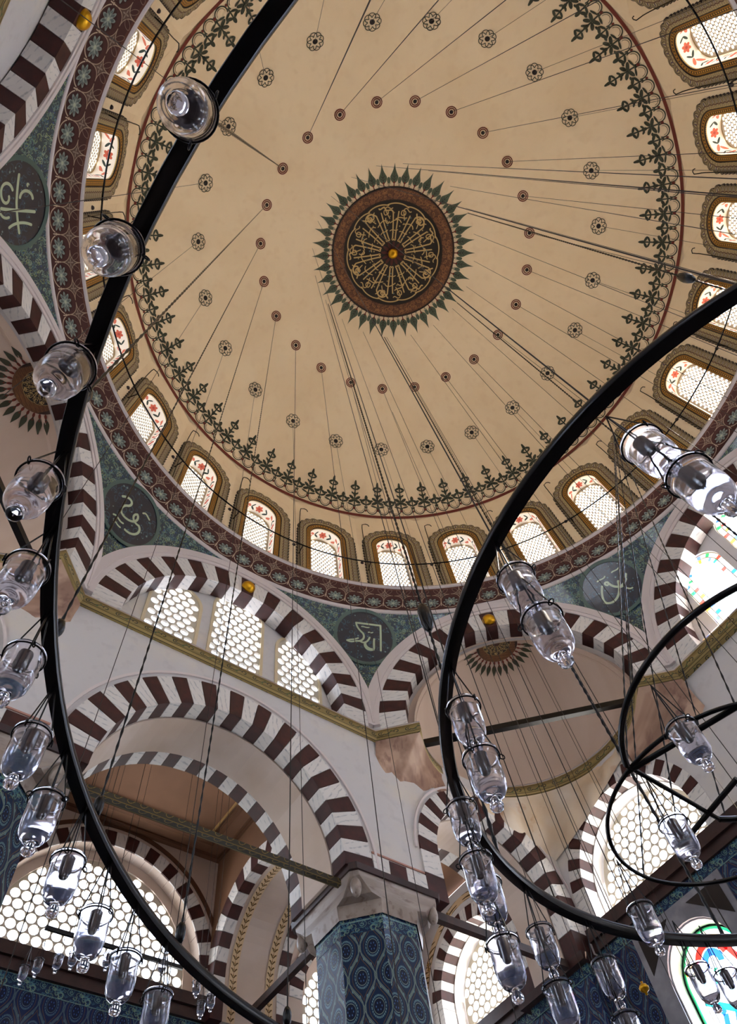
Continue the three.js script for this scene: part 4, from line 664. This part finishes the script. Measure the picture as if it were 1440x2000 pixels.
    for (const z0 of [zc - 0.86, zc + 0.6]) { const sa = grp('striped_arch', ta); for (let i = 0; i < 17; i++) { const m = part('voussoir', g, i % 2 ? M.whites[i % 3] : M.reds[i % 4 ? 1 : 0], sa); m.position.set(vc, yc, z0); m.rotation.z = da * (i + 0.5); }
      for (const q of [-1, 1]) for (const [y0, y1, m] of [[9.4, 9.79, M.reds[0]], [9.8, 10.19, M.whites[1]]]) part('arch_block', box(Math.min(vc + q * (R - 0.012), vc + q * (R + 0.36)), Math.max(vc + q * (R - 0.012), vc + q * (R + 0.36)), y0, y1, z0, z0 + 0.26), m, sa);
      const sp = new THREE.Shape(); sp.moveTo(v0 - 0.05, 9.4); sp.lineTo(vc - R - 0.36, 9.4); for (let i = 0; i <= 24; i++) { const a = PI - PI * i / 24; sp.lineTo(vc + (R + 0.35) * Math.cos(a), yc + (R + 0.35) * Math.sin(a)); } sp.lineTo(vc + R + 0.35, 9.4); sp.lineTo(v1, 9.4); sp.lineTo(v1, 13.02); sp.lineTo(v0 - 0.05, 13.02); sp.lineTo(v0 - 0.05, 9.4);
      part('spandrel', new THREE.ExtrudeGeometry(sp, { depth: 0.24, bevelEnabled: false }).translate(0, 0, z0 + 0.01), M.aisle, ta);
    }
    for (const z of [zc - 0.42, zc + 0.42]) part('leaf_garland', grid(40, 1, (u, v) => { const a = PI * u; return new THREE.Vector3(vc + (R - 0.012) * Math.cos(a), yc + (R - 0.012) * Math.sin(a), z - 0.09 + 0.18 * v); }, (u, v) => [v, u * PI * R]), M.leafBand, ta);
    const legG = (q, z) => grid(1, 4, (u, v) => new THREE.Vector3(vc + q * (R - 0.012), 9.4 + (yc - 9.4) * v, z - 0.09 + 0.18 * u), (u, v) => [u, v * 0.8]);
    for (const z of [zc - 0.42, zc + 0.42]) for (const q of [-1, 1]) part('leaf_garland', legG(q, z), M.leafBand, ta);
  }
}
// roof slab round the drum, floor
{
  const r = struct('ceiling_roof', 'roof slab round the foot of the drum'); const s = new THREE.Shape(); s.moveTo(-9.6, -9.6); s.lineTo(9.6, -9.6); s.lineTo(9.6, 9.6); s.lineTo(-9.6, 9.6); s.lineTo(-9.6, -9.6); const h = new THREE.Path(); h.absarc(0, 0, 8.25, 0, 2 * PI, true); s.holes.push(h);
  part('roof_slab', new THREE.ExtrudeGeometry(s, { depth: 0.3, bevelEnabled: false, curveSegments: 48 }).rotateX(-PI / 2).translate(0, 16.95, 0), M.plaster, r);
  const f = struct('floor', 'carpeted prayer hall floor'); part('carpet', box(-8.9, 8.9, -0.3, 0, -13.8, 13.8), M.floor, f);
}

// ---------- tie beams ----------
solo('tie_beam', beam(W(-2.4, 8.35, 9.2), W(2.3, 8.35, 9.2), 0.1, 0.11), M.beam, 'painted gold and black tie beam across the lower arch', 'beam');
solo('tie_beam', beam(W(4.2, 8.4, 9.3), W(7.9, 8.4, 9.3), 0.12, 0.15), M.timber, 'brown tie beam right of the bottom pier, inside the small striped arch', 'beam');
solo('tie_beam', beam(W(3.28, 9.8, 9.65), W(3.28, 13.1, 9.65), 0.12, 0.14), M.timber, 'dark tie beam running from the bottom pier to the aisle wall', 'beam');
{ const t = (az, l) => { const g = box(8.6, 8.72, 12.86, 13.0, -2.45, 2.45); g.rotateY(az * D2R); solo('tie_beam', g, M.iron, l, 'beam'); }; t(45, 'black iron tie bar across the mouth of the right half dome'); t(135, 'black iron tie bar across the mouth of the left half dome'); }

// ---------- chandelier ----------
const RING1 = { c: [0.01, 0.2], r: 4.411, h: 4.34 }, RING2 = { c: [0, 0.18], r: 2.468, h: 4.47 };
const ringPt = (R, az, h = R.h) => W(R.c[0] + R.r * Math.cos(az * D2R), R.c[1] + R.r * Math.sin(az * D2R), h);
function ironRing(R, tube, label) {
  const t = thing('chandelier_ring', label, 'chandelier', W(R.c[0], R.c[1], R.h));
  const prof = new THREE.Shape(); prof.moveTo(-tube, -tube); prof.lineTo(tube, -tube); prof.quadraticCurveTo(tube * 1.5, 0, tube, tube); prof.lineTo(-tube, tube); prof.quadraticCurveTo(-tube * 1.5, 0, -tube, -tube);
  const pts = prof.getPoints(5), lat = new THREE.LatheGeometry(pts.map((p) => new THREE.Vector2(R.r + p.x, p.y)), 160); part('ring', lat, M.iron, t); return t;
}
const ring1 = ironRing(RING1, 0.028, 'huge black iron chandelier ring sweeping along the left'), ring2 = ironRing(RING2, 0.03, 'second black iron chandelier ring, from right edge down to bottom');
{ // inner D-shaped lamp frames
  const t = thing("lamp_hoop", 'smaller black iron hoop inside the chandelier, at the right edge', 'chandelier', W(-0.26, 0.64, 4.47));
  const arc = (r, a0, a1, tube) => { const g = new THREE.TorusGeometry(r, tube, 6, 80, (a1 - a0) * D2R); g.rotateX(-PI / 2); g.rotateY(a0 * D2R); return g; };
  const P = (r, a) => new THREE.Vector3(r * Math.cos(a * D2R), 0, -r * Math.sin(a * D2R));
  part('hoop', arc(0.95, 120, 424, 0.02), M.iron, t); part('chord', bar(P(0.95, 120), P(0.95, 64), 0.015), M.iron, t);
  const t2 = thing("lamp_hoop", 'thin black iron hoop in front of the large right grille window', 'chandelier', W(0.09, 1.33, 4.47));
  part('hoop', arc(0.8, 0, 360, 0.014), M.iron, t2); part('chord', bar(P(0.8, 168), P(0.8, 226), 0.018), M.iron, t2); part('chord', bar(W(0.01, 0.41, 0), W(-0.11, -0.14, 0), 0.018), M.iron, t2);
}
// suspension wires
const beaded = (r0, r1, step, L) => { const p = [], n = Math.max(2, Math.round(L / step)); for (let i = 0; i <= n * 2; i++) p.push(new THREE.Vector2(i % 2 ? r1 : r0, i / (2 * n))); return new THREE.LatheGeometry(p, 6); };
function wire(a, b, r, label, group, chain) {
  const d = b.clone().sub(a), L = d.length(), m = shade(new THREE.Mesh(chain ? beaded(r * 0.6, r * 1.25, 0.12, L).scale(1, L, 1) : new THREE.CylinderGeometry(r, r, L, 5, 1, true).translate(0, L / 2, 0), chain ? M.iron : M.wire));
  m.position.copy(a); m.quaternion.setFromUnitVectors(new THREE.Vector3(0, 1, 0), d.normalize());
  const t = thing(chain ? 'suspension_chain' : 'suspension_wire', label, chain ? 'chain' : 'wire', null, group); m.name = numbered(chain ? 'links' : 'strand'); t.add(m); return t;
}
for (let k = 0; k < 24; k++) {
  const az = k * 15 + 0.4, top = W(4.22 * Math.cos(az * D2R), 4.22 * Math.sin(az * D2R), 24.32), b = ringPt(RING1, az - Math.asin(0.2 * Math.cos(az * D2R) / 4.411) / D2R, 4.36), ch = k >= 8 && k <= 12;
  const t = wire(b, top, ch ? 0.0075 : 0.0055, (ch ? 'black chain' : 'thin wire') + ' from the small rosette at ' + clock(top) + ' down to the outer ring', ch ? 'chains of the outer ring' : 'wires of the outer ring', ch);
  part('turnbuckle', new THREE.SphereGeometry(0.032, 8, 8).scale(1, 2.2, 1).translate(b.x, b.y + 0.1, b.z), M.iron, t);
  const s = W(5.93 * Math.cos(az * D2R), 5.93 * Math.sin(az * D2R), 23.07);
  wire(W(5.93 * Math.cos(az * D2R), 5.93 * Math.sin(az * D2R), 4.0), s, 0.0045, 'thin wire hanging from the star rosette at ' + clock(s), 'wires of the star rosettes');
}
{
  const main = [[-63.2, 11.2], [0.1, 10.6], [61, 9.6], [110, 7.2]];
  for (const [az, hb] of main) { const top = W(2.62 * Math.cos(az * D2R), 2.62 * Math.sin(az * D2R), 25.0), b = ringPt(RING2, az); const t = wire(b, top, 0.014, 'heavy twisted chain from the medallion rim at ' + clock(top), 'heavy chains of the inner ring', true); part('turnbuckle', new THREE.SphereGeometry(0.07, 10, 8).scale(1, 3.4, 1).translate(b.x + (top.x - b.x) * (hb - 4.5) / 20.5, hb, b.z + (top.z - b.z) * (hb - 4.5) / 20.5), M.iron, t); }
  for (let k = 0; k < 20; k++) { const az = k * 18 + 5.3, top = W(2.62 * Math.cos(az * D2R), 2.62 * Math.sin(az * D2R), 25.0); wire(ringPt(RING2, az), top, 0.0045, 'thin wire from a medallion leaf tip at ' + clock(top) + ' to the inner ring', 'wires of the inner ring'); }
  for (let k = 0; k < 6; k++) { const a = (45 + (k - 2.5) * 26) * D2R, u = 5.9 + 0.85 * Math.cos(a), v = 5.9 + 0.85 * Math.sin(a); wire(W(u, v, 4.2), W(u, v, 15.2), 0.0055, ordinal[k] + ' wire from the right, hanging from the right half dome rosette', 'wires of the right half dome'); }
  const knot = W(1.15, 0.1, 10); // bridle wires spread from the foot of a heavy chain to the hoops
  [[-0.74, 1.45, 'left joint of the hoops'], [0.15, 1.44, 'lower chord of the upper hoop'], [0.05, 1.75, 'middle of the thin hoop'], [-0.48, 0.8, 'upper chord'], [0.09, 2.12, 'lower edge of the thin hoop'], [-1.15, 1.0, 'upper hoop rim']].forEach(([u, v, where]) => wire(W(u, v, 4.47), knot, 0.006, 'bridle chain running to the ' + where, 'bridle chains of the hoops', true));
}
// glass oil lamps
const lampProto = (() => {
  const g = new THREE.Group();
  const out = [[0.014, -0.262], [0.026, -0.256], [0.03, -0.242], [0.026, -0.226], [0.015, -0.214], [0.018, -0.206], [0.034, -0.2], [0.054, -0.184], [0.068, -0.156], [0.074, -0.115], [0.075, -0.06], [0.074, -0.02], [0.076, 0.005], [0.083, 0.022], [0.085, 0.028]];
  const inn = [[0.081, 0.028], [0.079, 0.02], [0.072, 0.002], [0.07, -0.03], [0.071, -0.08], [0.069, -0.125], [0.058, -0.158], [0.04, -0.178], [0.0005, -0.186]];
  const gl = new THREE.LatheGeometry([[0.0005, -0.264], ...out, ...inn].map(([x, y]) => new THREE.Vector2(x, y)), 36);
  part('glass_cup', gl, M.lampGlass, g); 
  part('rim_ring', new THREE.TorusGeometry(0.083, 0.004, 6, 36).rotateX(PI / 2).translate(0, 0.012, 0), M.iron, g);
  part('lamp_holder', new THREE.LatheGeometry([[0.001, -0.08], [0.016, -0.08], [0.022, -0.07], [0.024, -0.05], [0.03, -0.045], [0.03, 0.03], [0.02, 0.04], [0.001, 0.042]].map(([x, y]) => new THREE.Vector2(x, y)), 16), M.socket, g);
  for (let i = 0; i < 3; i++) { const a = i * 2 * PI / 3 + 0.4; part('lamp_chain', bar(new THREE.Vector3(0.084 * Math.cos(a), 0.012, 0.084 * Math.sin(a)), new THREE.Vector3(0, 0.36, 0), 0.0035, 5), M.iron, g); part('hook', new THREE.TorusGeometry(0.014, 0.003, 5, 12).translate(0.09 * Math.cos(a), 0.006, 0.09 * Math.sin(a)), M.iron, g); }
  part('cord', bar(new THREE.Vector3(0, 0.04, 0), new THREE.Vector3(0, 0.36, 0), 0.004, 5), M.iron, g);
  return g;
})();
function lamp(p, label, group, s = 1) {
  const g = lampProto.clone(); g.traverse((o) => { if (o !== g) o.name = numbered(o.name.replace(/_\d{3}$/, '')); });
  g.name = numbered('oil_lamp'); g.position.copy(p); g.scale.setScalar(s); g.rotation.y = rnd() * 6; g.userData = { label, category: 'lamp', group }; scene.add(g); return g;
}
[-177.2, 176.8, 171.2, 165.3, 160.4, 154.9, 149.4, 144.3, 139.0, 133.5, 128.5, 123.5].forEach((az, i) => lamp(ringPt(RING1, az, 4.0), 'clear glass oil lamp, ' + ordinal[i] + ' from the top along the outer ring', 'lamps of the outer ring'));
[[167.3, 4.1, 'before the crown of the right half dome arch'], [149.6, 4.12, 'by the left end of the tie bar'], [131.4, 4.2, 'before the small striped arch'], [122.6, 4.0, 'over the tall window by the bottom pier'], [103.8, 4.14, 'before the right end of the brown tie beam'], [88.7, 4.16, 'in front of the dark corner pilaster'], [-174.9, 3.98, 'in front of the bright drum window']].forEach(([az, h, where]) => { lamp(ringPt(RING2, az, h), 'upper glass oil lamp of the pair ' + where, 'lamps of the inner ring'); lamp(ringPt(RING2, az + 0.3, h - 0.33), 'lower glass oil lamp of the pair ' + where, 'lamps of the inner ring'); });
lamp(ringPt(RING2, 69.3, 4.25), 'left one of two glass lamps before the lower right stained glass', 'lamps of the inner ring'); lamp(ringPt(RING2, 64.6, 4.22), 'right one of two glass lamps before the lower right stained glass', 'lamps of the inner ring');
const LA = W(-1.0, 0.97, 4.16), LB = W(-0.5, 1.5, 4.16), LC = W(-0.12, 2.14, 4.16);
lamp(LA, 'glass oil lamp hanging between the iron hoops, above the right window', 'lamps of the inner hoops');
lamp(LB, 'bright glass oil lamp against the middle of the right grille window', 'lamps of the inner hoops');
lamp(LC, 'glass oil lamp at the lower corner of the right grille window', 'lamps of the inner hoops');

// small lamps on hung rods in the north aisle
for (const [u0, u1, l] of [[-1.56, -1.12, 'short dark iron lamp rod before the big lower left window'], [-0.73, 0.7, 'long dark iron lamp rod before the big lower left window']]) {
  const t = thing('lamp_rod', l, 'rod', W((u0 + u1) / 2, 10.5, 8.6)); const w = u1 - u0;
  part('rod', new THREE.BoxGeometry(w, 0.06, 0.04), M.iron, t); for (const q of [-0.45, 0.45]) part('hanger', new THREE.CylinderGeometry(0.006, 0.006, 4.4, 5).translate(q * w, 2.2, 0), M.wire, t);
}
[[-1.66, 7.98], [-1.5, 8.12], [-1.24, 8.24], [-1.04, 8.34], [-0.53, 8.46], [0.36, 8.62], [0.98, 8.44], [1.09, 8.16], [1.25, 8.3]].forEach(([u, h], i) => { lamp(W(u, 10.5, h), 'tiny glass lamp in the aisle, ' + ordinal[i] + ' from the left before the big lower window', 'small aisle lamps', 0.85); wire(W(u, 10.5, h + 0.3), W(u, 10.5, 13), 0.004, 'thin wire of the ' + ordinal[i] + ' tiny aisle lamp from the left', 'wires of the aisle lamps'); });
{ // gilded ornament among the lamps
  const t = thing('hanging_ornament', 'small gilded hanging ornament before the dark corner tiles', 'ornament', W(1.09, 3.07, 4.5));
  part('ball', new THREE.LatheGeometry([[0.001, -0.09], [0.02, -0.08], [0.015, -0.06], [0.06, -0.03], [0.07, 0], [0.05, 0.03], [0.015, 0.05], [0.02, 0.07], [0.001, 0.08]].map(([x, y]) => new THREE.Vector2(x * 0.55, y * 0.6)), 16), M.gold, t);
  part('suspension', new THREE.CylinderGeometry(0.004, 0.004, 14, 5).translate(0, 7.05, 0), M.wire, t);
}

renderer.render(scene, camera);
